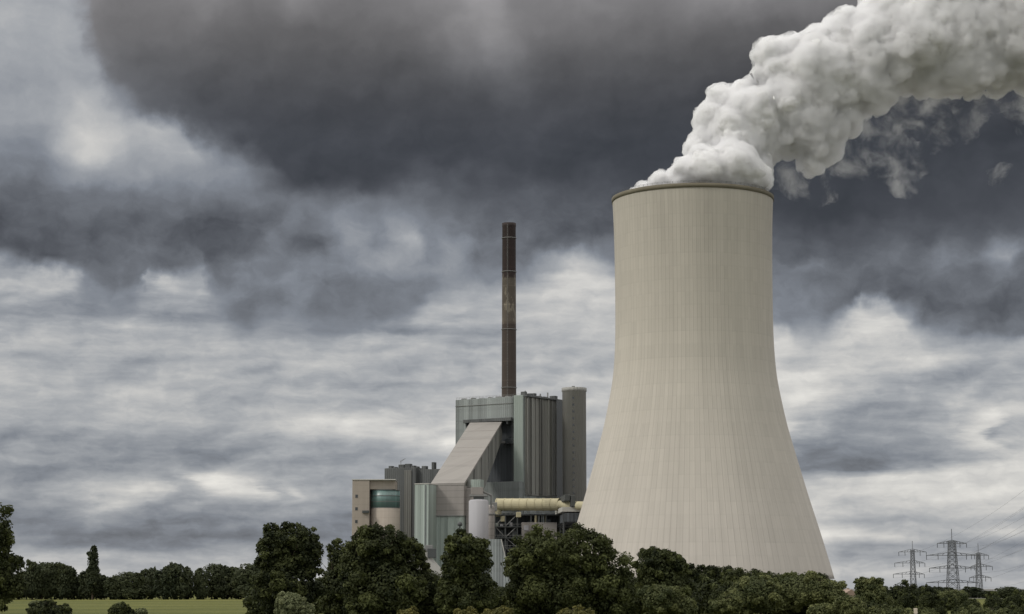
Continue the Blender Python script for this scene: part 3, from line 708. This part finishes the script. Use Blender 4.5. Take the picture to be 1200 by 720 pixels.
for x0, x1, z0, z1, y0, m_ in ((655, 661, 590, 583, -3, 'steel'), (662, 667, 597, 584, -3.4, 'steel'), (668, 674, 597, 591, -2.8, 'pale'), (575, 581, 600, 590, -3, 'steel_mid'), (655, 682, 614, 604, -2.2, 'deep'), (676, 682, 597, 590, -3, 'steel_mid'), (586, 590, 612, 606, -1.4, 'yellow'), (604, 609, 607, 601, -1.5, 'yellow')):
    box('equipment', M[m_], sf, SX(x0), SX(x1), y0 - 9 - (22 if x0 > 650 else 0), y0 - 2.2, zr(z0, 1046), zr(z1, 1046))
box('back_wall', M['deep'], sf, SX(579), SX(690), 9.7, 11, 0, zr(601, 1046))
for x_ in (654, 667, 680): box('slab_post', M['steel'], sf, SX(x_) - .4, SX(x_) + .4, -32, -31.2, 0, zr(602.7, 1046))
box('roof_slab', M['pale'], sf, SX(652), SX(681), -33, 9, zr(602.6, 1046), zr(597.2, 1046), label='pale flat slab on the right half')
box('low_hall', M['louvre'], sf, SX(611), SX(652), -1.8, 8, 0, zr(612.5, 1046), label='grey closed block in the middle of the frame')
box('white_box', M['silo'], sf, SX(613.5), SX(619), -2.3, -1.803, zr(622, 1046), zr(616, 1046), label='small white box')

# mint sloping hall between the two middle trees, pale sloped shed on its left
p = W(574, 631, 900); mh = empty('hopper_building', (p.x, p.y, 0)); tag(mh, 'tall mint green hall with a slanted side, seen in the gap between two big trees', 'industrial building')
HX = lambda px: (px - 574) / F * 900
prism('wall', M['green_clad'], mh, [(HX(560), 0), (HX(563), W(0, 632, 900).z), (HX(586.5), W(0, 632, 900).z), (HX(602), 0)], 0, 10)
prism('edge_trim', M['pale'], mh, [(HX(586.6), W(0, 632, 900).z), (HX(587.8), W(0, 632, 900).z), (HX(603.2), 0), (HX(602.1), 0)], -.4, 10.2)
p = W(500, 645, 880); sh_ = empty('shed', (p.x, p.y, 0)); tag(sh_, 'low pale shed with a steep sloping roof, seen between dark trees below the mint walls', 'shed')
HX = lambda px: (px - 500) / F * 880
prism('wall', M['pale'], sh_, [(HX(488), 0), (HX(488), W(0, 641, 880).z), (HX(494), W(0, 641, 880).z), (HX(518), W(0, 668, 880).z), (HX(518), 0)], 0, 9)
box('duct_box', M['steel'], sh_, HX(501), HX(511), -1, 2, W(0, 654, 880).z, W(0, 643, 880).z)
box('mast_base', M['steel_mid'], sh_, HX(498), HX(507), .5, 4, W(0, 647, 880).z, W(0, 639, 880).z)
p = W(539, 620, 900); vp = empty('vent_mast', (p.x, p.y, 0)); tag(vp, 'small dark vent cowl on a thin post above the middle tree', 'vent')
lathe('post', [(.35, 0), (.35, W(0, 615, 900).z)], M['steel'], vp, seg=12)
lathe('cowl', [(1.0, W(0, 616.5, 900).z), (1.15, W(0, 614, 900).z), (.3, W(0, 611.5, 900).z)], M['steel'], vp, seg=20)

# ------------------------------------------------------------------ pylons
def lattice(bm, h, wb, wt, r):
    lv = [0]; z = 0; hh = h * .16
    while z + hh < h * .97: z += hh; lv.append(z); hh *= .88
    lv.append(h)
    def cor(z): t_ = wb + (wt - wb) * min(1, z / (h * .9)); return [Vector((sx * t_ / 2, sy * t_ / 2, z)) for sx, sy in ((-1,-1),(1,-1),(1,1),(-1,1))]
    for z0, z1 in zip(lv, lv[1:]):
        a, b = cor(z0), cor(z1)
        for i in range(4):
            bm_bar(bm, a[i], b[i], r, 4); bm_bar(bm, a[i], b[(i+1)%4], r*.6, 4); bm_bar(bm, a[(i+1)%4], b[i], r*.6, 4); bm_bar(bm, b[i], b[(i+1)%4], r*.6, 4)
def pylon(name, px, D, pytop, arms, wb, label, r=.2, rz=0.0):
    p = W(px, pytop, D); h = p.z
    root = empty(name, (p.x, D, 0), rz); tag(root, label, 'pylon', 'lattice pylons of the overhead line')
    bm = bmesh.new(); hz = W(px, arms[0][0], D).z; lattice(bm, hz + 1, wb, wb * .55, r); bm_bar(bm, (0, 0, hz), (0, 0, h), r, 4)
    link('mast', to_mesh(bm, 'mast'), M['pylon'], root)
    tips = []
    for py, la, ra in arms:
        z = W(px, py, D).z; k = D / F; bm = bmesh.new()
        for s, e in ((-1, la * k), (1, ra * k)):
            tip = Vector((s * e, 0, z))
            for yy in (-.6, .6):
                bm_bar(bm, (0, yy, z), tip, r * .8, 4); bm_bar(bm, (0, yy, z + 1.7), tip, r * .7, 4)
                for j in range(1, 5):
                    f0 = j / 5; bm_bar(bm, (s*e*f0, yy*(1-f0), z), (s*e*(f0-.1), yy*(1-f0+.1), z + 1.7*(1-f0+.1)), r*.5, 4)
            tips.append(Vector((s * e, 0, z - 2.2)))
        link('cross_arm', to_mesh(bm, 'cross_arm'), M['pylon'], root)
        for s, e in ((-1, la * k), (1, ra * k)):
            for f0 in (1.0, .55):
                bm = bmesh.new(); bm_bar(bm, (s*e*f0, 0, z), (s*e*f0, 0, z - 2.2), .16, 5); link('insulator', to_mesh(bm, 'insulator'), M['steel'], root)
    mw_ = Matrix.Translation(root.location) @ Matrix.Rotation(rz, 4, 'Z')
    return root, [mw_ @ t for t in tips]
PD = 1100
_, tA = pylon('pylon', 1069, PD + 60, 634, [(647, 16, 16), (660, 21, 14), (673, 23, 13)], 3.4, 'slim lattice pylon, leftmost of the three right of the cooling tower', .17)
_, tB = pylon('pylon', 1115, PD - 40, 620, [(637, 17, 17), (651, 30, 30), (666, 27, 27), (683, 31, 31)], 6.2, 'biggest and widest lattice pylon, middle one of the three', .2)
_, tC = pylon('pylon', 1146, PD + 60, 637, [(651, 8, 12), (664, 9, 16), (677, 11, 14)], 3.6, 'slim lattice pylon at the right, its arms close to the big pylon', .19)
# wires climbing to the next masts, which stand outside the frame on the right
wires = empty('overhead_wires', (0, 0, 0)); tag(wires, 'faint overhead wires climbing from the pylons towards the upper right edge', 'power lines')
def wire(a, b, sag, r=.05):
    n = 28; pts = []
    for i in range(n + 1):
        t = i / n; p = a.lerp(b, t); p.z -= sag * 4 * t * (1 - t); pts.append(p)
    bm = bmesh.new(); rings = [[bm.verts.new(p + Vector((r * math.cos(k * 2.094), 0, r * math.sin(k * 2.094)))) for k in range(3)] for p in pts]
    for q0, q1 in zip(rings, rings[1:]):
        for k in range(3): bm.faces.new((q0[k], q0[(k+1)%3], q1[(k+1)%3], q1[k]))
    link('wire', to_mesh(bm, 'wire'), M['wire'], wires)
for tips, ex, ey, D2, sp_ in ((tA, 1300, 492, 560, 10), (tB, 1330, 510, 560, 12)):
    for i, tpt in enumerate(tips):
        e = W(ex + (i % 2) * 26, ey + (i // 2) * 26, D2)
        wire(tpt, e, 7.0, .034)

# ------------------------------------------------------------------ trees
def leaves_mesh(name, clumps, n, size, seed):
    """clumps: list of (centre, (rx,ry,rz), tint)"""
    rs_ = np.random.default_rng(seed)
    cc = np.array([c[0] for c in clumps]); rr_ = np.array([c[1] for c in clumps]); tt = np.array([c[2] for c in clumps])
    wgt = (rr_.prod(axis=1)) ** (2/3); wgt /= wgt.sum()
    idx = rs_.choice(len(clumps), n, p=wgt)
    dr = rs_.normal(size=(n, 3)); dr /= np.linalg.norm(dr, axis=1)[:, None]
    rad = 0.40 + 0.78 * rs_.random(n) ** 0.75
    pos = cc[idx] + dr * rr_[idx] * rad[:, None]
    pos[:, 2] = np.maximum(pos[:, 2], 0.05)
    nrm = dr + rs_.normal(size=(n, 3)) * 0.5 + np.array([0, 0, .35]); nrm /= np.linalg.norm(nrm, axis=1)[:, None]
    t1 = np.cross(nrm, rs_.normal(size=(n, 3))); t1 /= np.linalg.norm(t1, axis=1)[:, None] + 1e-9
    t2 = np.cross(nrm, t1)
    s = size * (0.55 + 0.9 * rs_.random(n))[:, None]
    v = np.stack([pos - t1 * s, pos - t2 * s * .55 + nrm * s * .15, pos + t1 * s, pos + t2 * s * .55 - nrm * s * .1], axis=1).reshape(-1, 3)
    me = bpy.data.meshes.new(name)
    me.vertices.add(4 * n); me.vertices.foreach_set('co', v.ravel().astype(np.float32))
    me.loops.add(4 * n); me.loops.foreach_set('vertex_index', np.arange(4 * n, dtype=np.int32))
    me.polygons.add(n); me.polygons.foreach_set('loop_start', np.arange(0, 4 * n, 4, dtype=np.int32))
    at = me.attributes.new('tint', 'FLOAT', 'FACE')
    at.data.foreach_set('value', np.clip(tt[idx] + rs_.normal(size=n) * .11, 0, 1).astype(np.float32))
    me.update(); me.validate()
    return me
def crown_clumps(lobes, seed, per=16, sub=.36):
    rg = random.Random(seed); out = []
    for (c, r) in lobes:
        out.append((c, (r[0]*.84, r[1]*.84, r[2]*.84), rg.uniform(.2, .45)))
        for k in range(per):
            while True:
                dv = Vector((rg.gauss(0, 1), rg.gauss(0, 1), rg.gauss(0, 1)));
                if dv.length > .1: break
            dv.normalize(); 
            q = rg.uniform(.74, .95) if rg.random() < .8 else rg.uniform(.98, 1.1)
            pc = (c[0] + dv.x*r[0]*q, c[1] + dv.y*r[1]*q, max(.3, c[2] + dv.z*r[2]*q))
            s = rg.uniform(.35, 1.05) * sub * .72; m_ = (r[0]+r[1]+r[2]) / 3
            out.append((pc, (m_*s, m_*s, m_*s*.8), rg.uniform(0, 1)))
    return out
def trunk_mesh(h, r, seed, spread):
    rg = random.Random(seed); bm = bmesh.new()
    z = 0; p = Vector((0, 0, 0)); rad = r; pts = [p.copy()]
    for k in range(5):
        q = p + Vector((rg.uniform(-.2, .2), rg.uniform(-.2, .2), h / 5)); bm_bar(bm, p, q, rad, 8, rad * .84); rad *= .84; p = q; pts.append(p.copy())
    for k in range(9):
        b0 = pts[rg.randrange(1, 6)]; a = rg.uniform(0, 6.28); L_ = spread * rg.uniform(.5, .95)
        mid = b0 + Vector((math.cos(a)*L_*.5, math.sin(a)*L_*.5, L_*.35)); end = mid + Vector((math.cos(a+.3)*L_*.45, math.sin(a+.3)*L_*.45, L_*.5))
        end.z = min(end.z, h * 1.25)
        bm_bar(bm, b0, mid, r*.38, 6, r*.25); bm_bar(bm, mid, end, r*.25, 6, r*.08)
    return to_mesh(bm, 'trunk')
def plant(name, px, D, lobes_px, m, label, cat='tree', group=None, n=16000, size=.26, seed=1, per=16, sub=.36, depth=.9):
    """lobes_px: (column, row, half width, half height) of each part of the crown as it stands at distance D"""
    k = D / F; base = W(px, 690, D)
    root = empty(name, (base.x, D, 0)); tag(root, label, cat, group)
    rg = random.Random(seed * 7 + 1); lobes = []
    for (lx, ly, hw, hh) in lobes_px:
        c = W(lx, ly, D)
        lobes.append(((c.x - base.x, rg.uniform(-.25, .25) * hw * k, c.z), (hw * k * .92, hw * k * depth, hh * k * .92)))
    cl = crown_clumps(lobes, seed, int(per * 2.8), sub)
    link('crown', leaves_mesh('crown', cl, int(n * 1.8), size * .74, seed), m, root)
    top = max(l[0][2] + l[1][2] for l in lobes)
    link('trunk', trunk_mesh(top * .72, max(.12, top * .022), seed, max(l[1][0] for l in lobes) * .8), M['bark'], root)
    return root
oak = M['oak']
plant('tree', -24, 210, [(-20, 625, 40, 46), (-12, 675, 42, 40), (-40, 700, 50, 40)], oak, 'tall dark tree cut off by the left edge of the picture', seed=1, n=20000)
plant('tree', 337, 250, [(344, 638, 31, 27), (322, 650, 24, 28), (356, 655, 24, 28), (336, 692, 40, 40), (318, 622, 10, 10)], oak, 'round topped dark tree, leftmost of the big trees beside the meadow', seed=2, n=22000, per=20)
plant('tree', 394, 262, [(396, 655, 14, 22), (402, 690, 26, 36)], oak, 'slim dark tree leaning against the left side of the broad tree below the brick building', seed=3, n=9000)
plant('tree', 452, 245, [(448, 644, 40, 30), (424, 665, 30, 34), (474, 660, 28, 36), (455, 697, 60, 40), (428, 634, 17, 16), (500, 700, 26, 32)], oak, 'broad dark tree standing below the sand coloured brick building', seed=4, n=36000, per=20)
plant('tree', 546, 240, [(546, 650, 30, 27), (546, 672, 33, 36), (545, 698, 38, 38), (540, 636, 18, 14)], oak, 'single rounded dark tree below the pale silo', seed=5, n=19000, per=18)
plant('tree', 500, 270, [(504, 692, 22, 26), (515, 700, 20, 24)], oak, 'low dark tree filling the dip left of the single rounded tree', seed=33, n=9000)
plant('tree', 660, 250, [(640, 652, 42, 36), (682, 648, 40, 32), (622, 668, 31, 42), (650, 696, 60, 42), (712, 680, 32, 42), (690, 700, 52, 34), (618, 700, 30, 36)], oak, 'largest dark tree, spreading below the yellow duct and tower edge', seed=6, n=42000, per=20)
plant('tree', 735, 285, [(733, 698, 22, 28)], oak, 'low dark tree in the gap right of the largest tree', seed=34, n=6000)
plant('tree', 770, 260, [(770, 664, 28, 23), (775, 692, 34, 34), (790, 664, 16, 18)], oak, 'round dark tree in front of the left foot of the cooling tower', seed=7, n=16000, per=18)
# dark hedge row in front of the cooling tower
hr = [(806, 656, 17), (826, 659, 18), (846, 660, 17), (866, 661, 18), (886, 664, 17), (905, 667, 17), (924, 668, 18), (942, 672, 16), (960, 675, 14)]
for i, (px, ty, hw) in enumerate(hr):
    plant('tree', px, 380 + (i % 3) * 10, [(px, ty + 22, hw * 1.1, 20), (px + 2, 698, hw * 1.25, 30)], oak, 'dark tree in the low even row along the foot of the cooling tower', 'tree', 'dark row trees at the tower foot', n=9000, size=.30, seed=40 + i)
# lighter trees before them
plant('tree', 892, 290, [(886, 697, 30, 24), (866, 706, 22, 22)], M['mid_leaf'], 'olive green rounded tree in front of the dark row, left one of two', seed=8, n=15000)
plant('tree', 950, 300, [(940, 694, 34, 20), (965, 698, 28, 20), (915, 702, 24, 22)], M['mid_leaf'], 'olive green broad tree below the right edge of the cooling tower', seed=9, n=19000)
plant('bush', 784, 215, [(775, 704, 26, 18), (800, 712, 18, 14), (770, 694, 12, 10)], M['mid_leaf'], 'light olive bush in front of the left foot of the cooling tower', 'bush', seed=10, n=11000, size=.2)
plant('bush', 848, 220, [(850, 711, 20, 12), (862, 703, 10, 8)], M['mid_leaf'], 'small light olive bush at the bottom edge in front of the dark row', 'bush', seed=11, n=7000, size=.2)
plant('tree', 1021, 340, [(1020, 692, 17, 15), (1012, 684, 10, 8), (1024, 706, 22, 20)], M['mid_leaf'], 'ragged olive tree with a flat top, right of the small cream house', seed=12, n=9000, sub=.42)
plant('tree', 1062, 420, [(1058, 698, 17, 17), (1066, 706, 20, 18)], oak, 'dark round tree just below the leftmost pylon', seed=13, n=9000)
plant('tree', 1086, 430, [(1084, 699, 15, 14), (1090, 708, 20, 16)], oak, 'dark low tree between the leftmost pylon and the big pylon', seed=14, n=8000)
plant('tree', 1118, 400, [(1116, 703, 20, 14), (1122, 711, 22, 14)], M['mid_leaf'], 'olive tree at the foot of the biggest pylon', seed=15, n=9000)
plant('tree', 1163, 420, [(1163, 704, 9, 13), (1164, 712, 13, 14)], oak, 'small pointed dark tree right of the rightmost pylon', seed=16, n=5000)
plant('tree', 1195, 400, [(1194, 706, 16, 14), (1204, 712, 24, 16), (1180, 714, 14, 14)], oak, 'dark rounded tree at the right edge of the picture', seed=17, n=8000)
plant('bush', 1040, 230, [(1045, 722, 22, 8), (1030, 720, 22, 10), (1075, 724, 24, 8)], M['mid_leaf'], 'low olive bush at the bottom edge below the ragged olive tree', 'bush', seed=18, n=6000, size=.2)
plant('bush', 1150, 240, [(1140, 720, 24, 9), (1165, 722, 24, 8), (1180, 724, 20, 6)], M['mid_leaf'], 'low olive bush at the bottom edge near the right corner', 'bush', seed=19, n=6000, size=.2)
plant('bush', 990, 230, [(995, 714, 24, 16), (965, 718, 20, 12)], M['mid_leaf'], 'olive bush at the bottom edge below the small cream house', 'bush', seed=20, n=7000, size=.2)
# bushes on the meadow
plant('willow_bush', 342, 205, [(340, 712, 20, 16), (334, 706, 12, 12), (355, 716, 14, 12)], M['willow'], 'pale green willow bush in front of the leftmost big tree', 'bush', seed=21, n=9000, size=.18)
plant('bush', 58, 240, [(48, 716, 18, 10), (68, 718, 18, 10), (55, 711, 12, 8)], oak, 'wide dark bush on the meadow near the left edge', 'bush', seed=22, n=8000, size=.2)
plant('bush', 142, 245, [(140, 715, 13, 9), (146, 720, 12, 8)], oak, 'small round dark bush standing alone on the meadow', 'bush', seed=23, n=5000, size=.2)
plant('bush', 165, 250, [(166, 718, 8, 5)], M['willow'], 'tiny pale bush right of the lone dark bush', 'bush', seed=24, n=2500, size=.18)
plant('bush', 42, 250, [(42, 708, 8, 4)], M['willow'], 'tiny grey green bush behind the wide dark bush', 'bush', seed=25, n=2500, size=.18)
for px, pw, lab in ((582, 20, 'yellow green scrub bush in the gap between the single tree and the largest tree'), (545, 14, 'low yellow green scrub bush at the bottom edge under the single rounded tree'),
                    (672, 22, 'low yellow green scrub bush at the bottom edge under the largest tree'), (478, 10, 'tiny yellow green bush at the bottom edge under the broad tree')):
    plant('bush', px, 190, [(px, 722, pw, 8), (px + 7, 717, pw * .35, 7), (px - 8, 720, pw * .4, 6), (px + pw * .8, 721, pw * .3, 8)], M['yellow_leaf'], lab, 'bush', seed=int(px), n=3000, size=.17, sub=.5, per=8)
# undergrowth that closes the gaps below the big trees
def bush_kind(seed, hw, h):
    root = empty('undergrowth_bush'); lobes = [((0, 0, h*.5), (hw, hw*.8, h*.5)), ((hw*.7, 0, h*.4), (hw*.7, hw*.7, h*.42)), ((-hw*.7, .5, h*.42), (hw*.7, hw*.7, h*.45))]
    link('crown', leaves_mesh('crown', crown_clumps(lobes, seed, 16, .34), 5200, .26, seed), oak, root)
    link('trunk', trunk_mesh(h*.6, .12, seed, hw*.6), M['bark'], root); return root
bk_ = [bush_kind(301, 3.2, 6.0), bush_kind(302, 3.6, 5.2), bush_kind(303, 2.8, 6.6)]; bu = [False]*3
rg = random.Random(77); px = 316; i = 0
while px < 1215:
    k = rg.randrange(3); o = bk_[k] if not bu[k] else copy_tree(bk_[k]); bu[k] = True
    D = rg.uniform(236, 262) if i == 1 else rg.uniform(300, 345) if px < 1000 else rg.uniform(345, 380); p = W(px, 690, D)
    o.location = (p.x, D, 0); o.rotation_euler = (0, 0, rg.uniform(0, 6.28))
    sc = rg.uniform(.8, 1.1) * (1 if px < 820 else .8 if px < 1000 else .48)
    if 560 < px < 610: sc = .62
    if i == 1: sc *= .75
    o.scale = (sc * 1.1, sc * 1.1, sc); tag(o, 'dark bush in the undergrowth that fills the gaps below the big trees', 'bush', 'undergrowth bushes below the big trees')
    px += rg.uniform(20, 28)
    if 1215 <= px and i == 0: px = 1006; i = 1
    if i == 1: px -= 8
# far tree line: three kinds, copied
FD = 735
def proto(name, seed, hw, h, m=M['far_leaf'], n=4200):
    root = empty(name, (0, 0, 0))
    rg = random.Random(seed)
    lobes = [((0, 0, h * .60), (hw, hw, h * .37)), ((rg.uniform(-.3, .3) * hw, 0, h * .3), (hw * 1.1, hw, h * .30)), ((rg.uniform(-.4, .4) * hw, 0, h * .8), (hw * .5, hw * .5, h * .16))]
    link('crown', leaves_mesh('crown', crown_clumps(lobes, seed, 10, .4), n, .50, seed), m, root)
    link('trunk', trunk_mesh(h * .7, .35, seed, hw * .8), M['bark'], root)
    return root
kinds = [proto('tree', 101 + i, hw, h) for i, (hw, h) in enumerate(((4.2, 12.0), (5.0, 11.5), (3.6, 10.5), (5.6, 12.5)))]
rg = random.Random(9)
spots = []
px = -30
while px < 330:
    top = {0: 671}.get(0) + rg.uniform(-8, 5)
    if 30 < px < 66: top = 658
    if 66 <= px < 95: top = 663
    if 205 < px < 300: top = 665 + rg.uniform(-6, 5)
    spots.append((px, FD + rg.uniform(-12, 25), top)); px += rg.uniform(11, 17)
px = 330
while px < 1260:
    spots.append((px, 800 + rg.uniform(-20, 40), 690 + rg.uniform(-3, 3))); px += rg.uniform(16, 24)
    if 600 < px < 1035: px = 1036
used = [False] * 4
for i, (px, D, top) in enumerate(spots):
    k = rg.randrange(4); o = kinds[k] if not used[k] else copy_tree(kinds[k]); used[k] = True
    p = W(px, top, D); h0 = (12.0, 11.5, 10.5, 12.5)[k]; s = p.z / (h0 * .98)
    o.location = (p.x, D, 0); o.rotation_euler = (0, 0, rg.uniform(0, 6.28)); o.scale = (rg.uniform(.7, 1.3), rg.uniform(.7, 1.3), s)
    tag(o, 'dark green tree of the distant tree line behind the meadow' if px < 330 else 'dark green tree of the far tree line behind the big trees', 'tree', 'trees of the distant tree line')
pp = empty('poplar_tree')
link('crown', leaves_mesh('crown', crown_clumps([((0, 0, 12), (2.1, 2.1, 9.0)), ((0, 0, 8), (2.5, 2.4, 6.5)), ((0, 0, 17.5), (1.5, 1.5, 3.6))], 120, 14, .3), 5200, .42, 120), M['far_leaf'], pp)
link('trunk', trunk_mesh(15, .35, 120, 1.5), M['bark'], pp)
p = W(110, 637, 725); pp.location = (p.x, 725, 0); pp.scale = (1, 1, p.z / 21.5)
tag(pp, 'slim upright conical tree rising above the distant tree line', 'tree')

# ------------------------------------------------------------------ small house and red and white post on the right
p = W(990, 700, 520); hs = empty('small_house', (p.x, 520, 0), R(20)); tag(hs, 'small cream house with a faded clay roof beside the right foot of the cooling tower', 'house')
hz_ = W(990, 698, 520).z; ht = W(990, 691, 520).z
bm = bmesh.new(); bm_box(bm, -2.4, 2.4, -3, 3, 0, hz_ + .0); link('wall', to_mesh(bm, 'wall'), M['render'], hs)
prism('roof', M['roof_tile'], hs, [(-2.9, hz_ + .003), (2.9, hz_ + .003), (0, ht)], -3.4, 3.4)
box('window', M['window'], hs, -.6, .6, -3.08, -2.98, hz_ - 1.6, hz_ - .5, bev=.01)
box('chimney', M['brick'], hs, .6, 1.2, -.3, .3, ht - 1.2, ht + .4, bev=.02)
p = W(1073, 716, 225); po = empty('marker_post', (p.x, 225, 0)); tag(po, 'small pale pinkish post standing in the low bushes at the bottom edge', 'post')
tz = W(1073, 713, 225).z
lathe('pole', [(.09, 0), (.09, tz - .603)], M['pale'], po, seg=12)
box('board', M['render'], po, -.2, .2, -.06, .06, tz - .6, tz, bev=.03)

# ------------------------------------------------------------------ steam plume
balls = [ # column, row, radius, depth offset in photo pixels
 (745,227,7,0),(752,224,9,-6),(757,224,10,0),(775,219,14,-25),(778,218,14,22),(800,212,19,-40),(800,210,20,30),(826,207,24,-52),(830,202,26,0),(826,208,22,48),(856,206,30,-45),(856,198,34,0),(856,206,30,42),(878,212,22,-25),(880,208,22,18),(888,192,17,0),(890,174,20,0),(884,200,20,-8),(898,160,22,0),(894,213,9,0),(892,201,10,4),(890,186,13,-4),(892,172,14,0),(906,162,22,0),(926,160,20,4),(915,150,22,0),
 (822,184,20,-5),(836,170,28,8),(862,168,36,-8),(884,182,22,10),(836,142,22,0),(858,130,30,6),(846,112,15,0),(870,108,17,4),(880,140,34,-8),(908,140,30,8),
 (905,66,22,0),(898,84,15,4),(922,88,34,6),(925,118,32,-10),(935,62,24,4),(948,140,36,0),(962,166,24,4),(952,190,13,0),(975,128,30,10),(992,140,16,0),
 (958,52,24,0),(962,86,42,-8),(990,46,32,4),(986,28,14,0),(1004,26,13,2),(1000,84,46,6),(1022,48,40,0),(1022,100,28,-4),(1050,60,46,8),(1048,16,34,0),(1078,40,50,-8),(1094,78,32,6),
 (1112,20,58,4),(1126,66,40,-6),(1160,34,60,8),(1168,72,32,0),(1205,30,66,0),(1215,66,36,6),(1255,20,70,0),(1310,0,80,8),(1370,-20,85,0),(1100,-30,50,0),(1170,-40,60,0),(1250,-50,60,0)]
def softness(px, py):
    # the lee side of the plume (lower right) is thinner than the windward side
    line = 205 - (px - 905) * 0.42 if px > 905 else 400
    return max(0.0, min(1.0, (py - (line - 105)) / 60.0)) if px > 905 else 0.0
def ball_mesh(bl, seed, sub1, sub2, grow=1.0, lee=0.0):
    rg = random.Random(seed); bm = bmesh.new(); k = TD / F
    base = Vector((tc_x, TD, 0)); pts = []
    for (px, py, r, dz) in bl:
        c = W(px, py, TD); c.y += dz * k; pts.append((c - base, r * k * (grow + lee * softness(px, py))))
    first = list(pts)
    for c, r in first:
        for j in range(sub1):
            dv = Vector((rg.gauss(0, 1), rg.gauss(0, 1), rg.gauss(0, 1))).normalized(); rr_ = r * rg.uniform(.22, .42)
            c2 = c + dv * (r * .84); pts.append((c2, rr_))
            for j2 in range(sub2):
                d2 = (dv * .7 + Vector((rg.gauss(0, 1), rg.gauss(0, 1), rg.gauss(0, 1))).normalized()).normalized()
                pts.append((c2 + d2 * rr_ * .82, rr_ * rg.uniform(.25, .45)))
    out = []
    for c, r in pts:
        # near the rim keep the steam inside the shell
        rad = math.hypot(c.x, c.y)
        if c.z - r < ztop + 1.5 and rad + r > R0 - 1.8:
            if c.z - r * .3 < ztop + 1.5 :
                nr = R0 - 1.2 - rad
                if nr < 1.0: continue
                r = min(r, nr)
        out.append((c, r))
    tmpl = {}
    for lv in (1, 2, 3):
        b2 = bmesh.new(); bmesh.ops.create_icosphere(b2, subdivisions=lv, radius=1.0)
        tmpl[lv] = (np.array([v.co[:] for v in b2.verts]), [[v.index for v in f.verts] for f in b2.faces]); b2.free()
    vs, fs, off = [], [], 0
    for c, r in out:
        tv, tf = tmpl[3 if r > 8 else 2]
        v = tv * r + np.array(c[:]); vs.append(v); fs += [[i + off for i in f] for f in tf]; off += len(tv)
    me = bpy.data.meshes.new('steam'); me.from_pydata(np.concatenate(vs).tolist(), [], fs); bm.free()
    return me
def clouds_tex(name, size, depth=2):
    t = bpy.data.textures.new(name, 'CLOUDS'); t.noise_scale = size; t.noise_depth = depth; t.noise_basis = 'ORIGINAL_PERLIN'; return t
steam = empty('steam_plume', (tc_x, TD, ztop)); tag(steam, 'billowing white steam plume drifting up to the right from the cooling tower rim', 'steam')
core = link('dense_steam', ball_mesh(balls, 4, 13, 3, .93, -.18), steam_surface(), steam, (0, 0, -ztop))
md = core.modifiers.new('remesh', 'REMESH'); md.mode = 'VOXEL'; md.voxel_size = 0.75; md.use_smooth_shade = True
sm = core.modifiers.new('smooth', 'SMOOTH'); sm.iterations = 9; sm.factor = .5
for i, (sz, st_) in enumerate(((12.0, 5.5), (5.0, 3.8), (2.0, .7))):
    dm = core.modifiers.new('d%d' % i, 'DISPLACE'); dm.texture = clouds_tex('puff%d' % i, sz, 3); dm.strength = st_; dm.mid_level = .5; dm.texture_coords = 'LOCAL'
halo = link('thin_steam', ball_mesh(balls, 4, 13, 3, 1.05, .10), steam_volume('thin steam', .42, .36, .09), steam, (0, 0, -ztop))
md = halo.modifiers.new('remesh', 'REMESH'); md.mode = 'VOXEL'; md.voxel_size = 1.3
for i, (sz, st_) in enumerate(((12.0, 5.5), (5.0, 4.2), (2.0, 2.0))):
    dm = halo.modifiers.new('d%d' % i, 'DISPLACE'); dm.texture = clouds_tex('wisp%d' % i, sz, 3); dm.strength = st_; dm.mid_level = .42; dm.texture_coords = 'LOCAL'
wb = [(935,205,22,0),(925,232,18,5),(945,250,12,0),(985,180,22,5),(1010,165,24,0),(1040,170,26,4),(1060,190,20,0),(1020,190,18,0),(1010,130,24,0),(1050,120,28,0),(1090,118,26,0),(1140,112,26,0),(1190,104,28,0),(1100,150,20,0),(1132,152,14,0),(1176,208,14,0),(1095,230,12,0),(1060,215,14,0),(965,225,14,0),(900,205,12,0),(1230,120,30,0),(1290,110,40,0)]
wis = link('torn_wisps', ball_mesh(wb, 19, 6, 0, 1.5), steam_volume('torn steam', .085, .515, .06), steam, (0, 0, -ztop))
md = wis.modifiers.new('remesh', 'REMESH'); md.mode = 'VOXEL'; md.voxel_size = 1.6
for i, (sz, st_) in enumerate(((9.0, 9.0), (3.5, 5.0))):
    dm = wis.modifiers.new('d%d' % i, 'DISPLACE'); dm.texture = clouds_tex('torn%d' % i, sz, 3); dm.strength = st_; dm.mid_level = .58; dm.texture_coords = 'LOCAL'
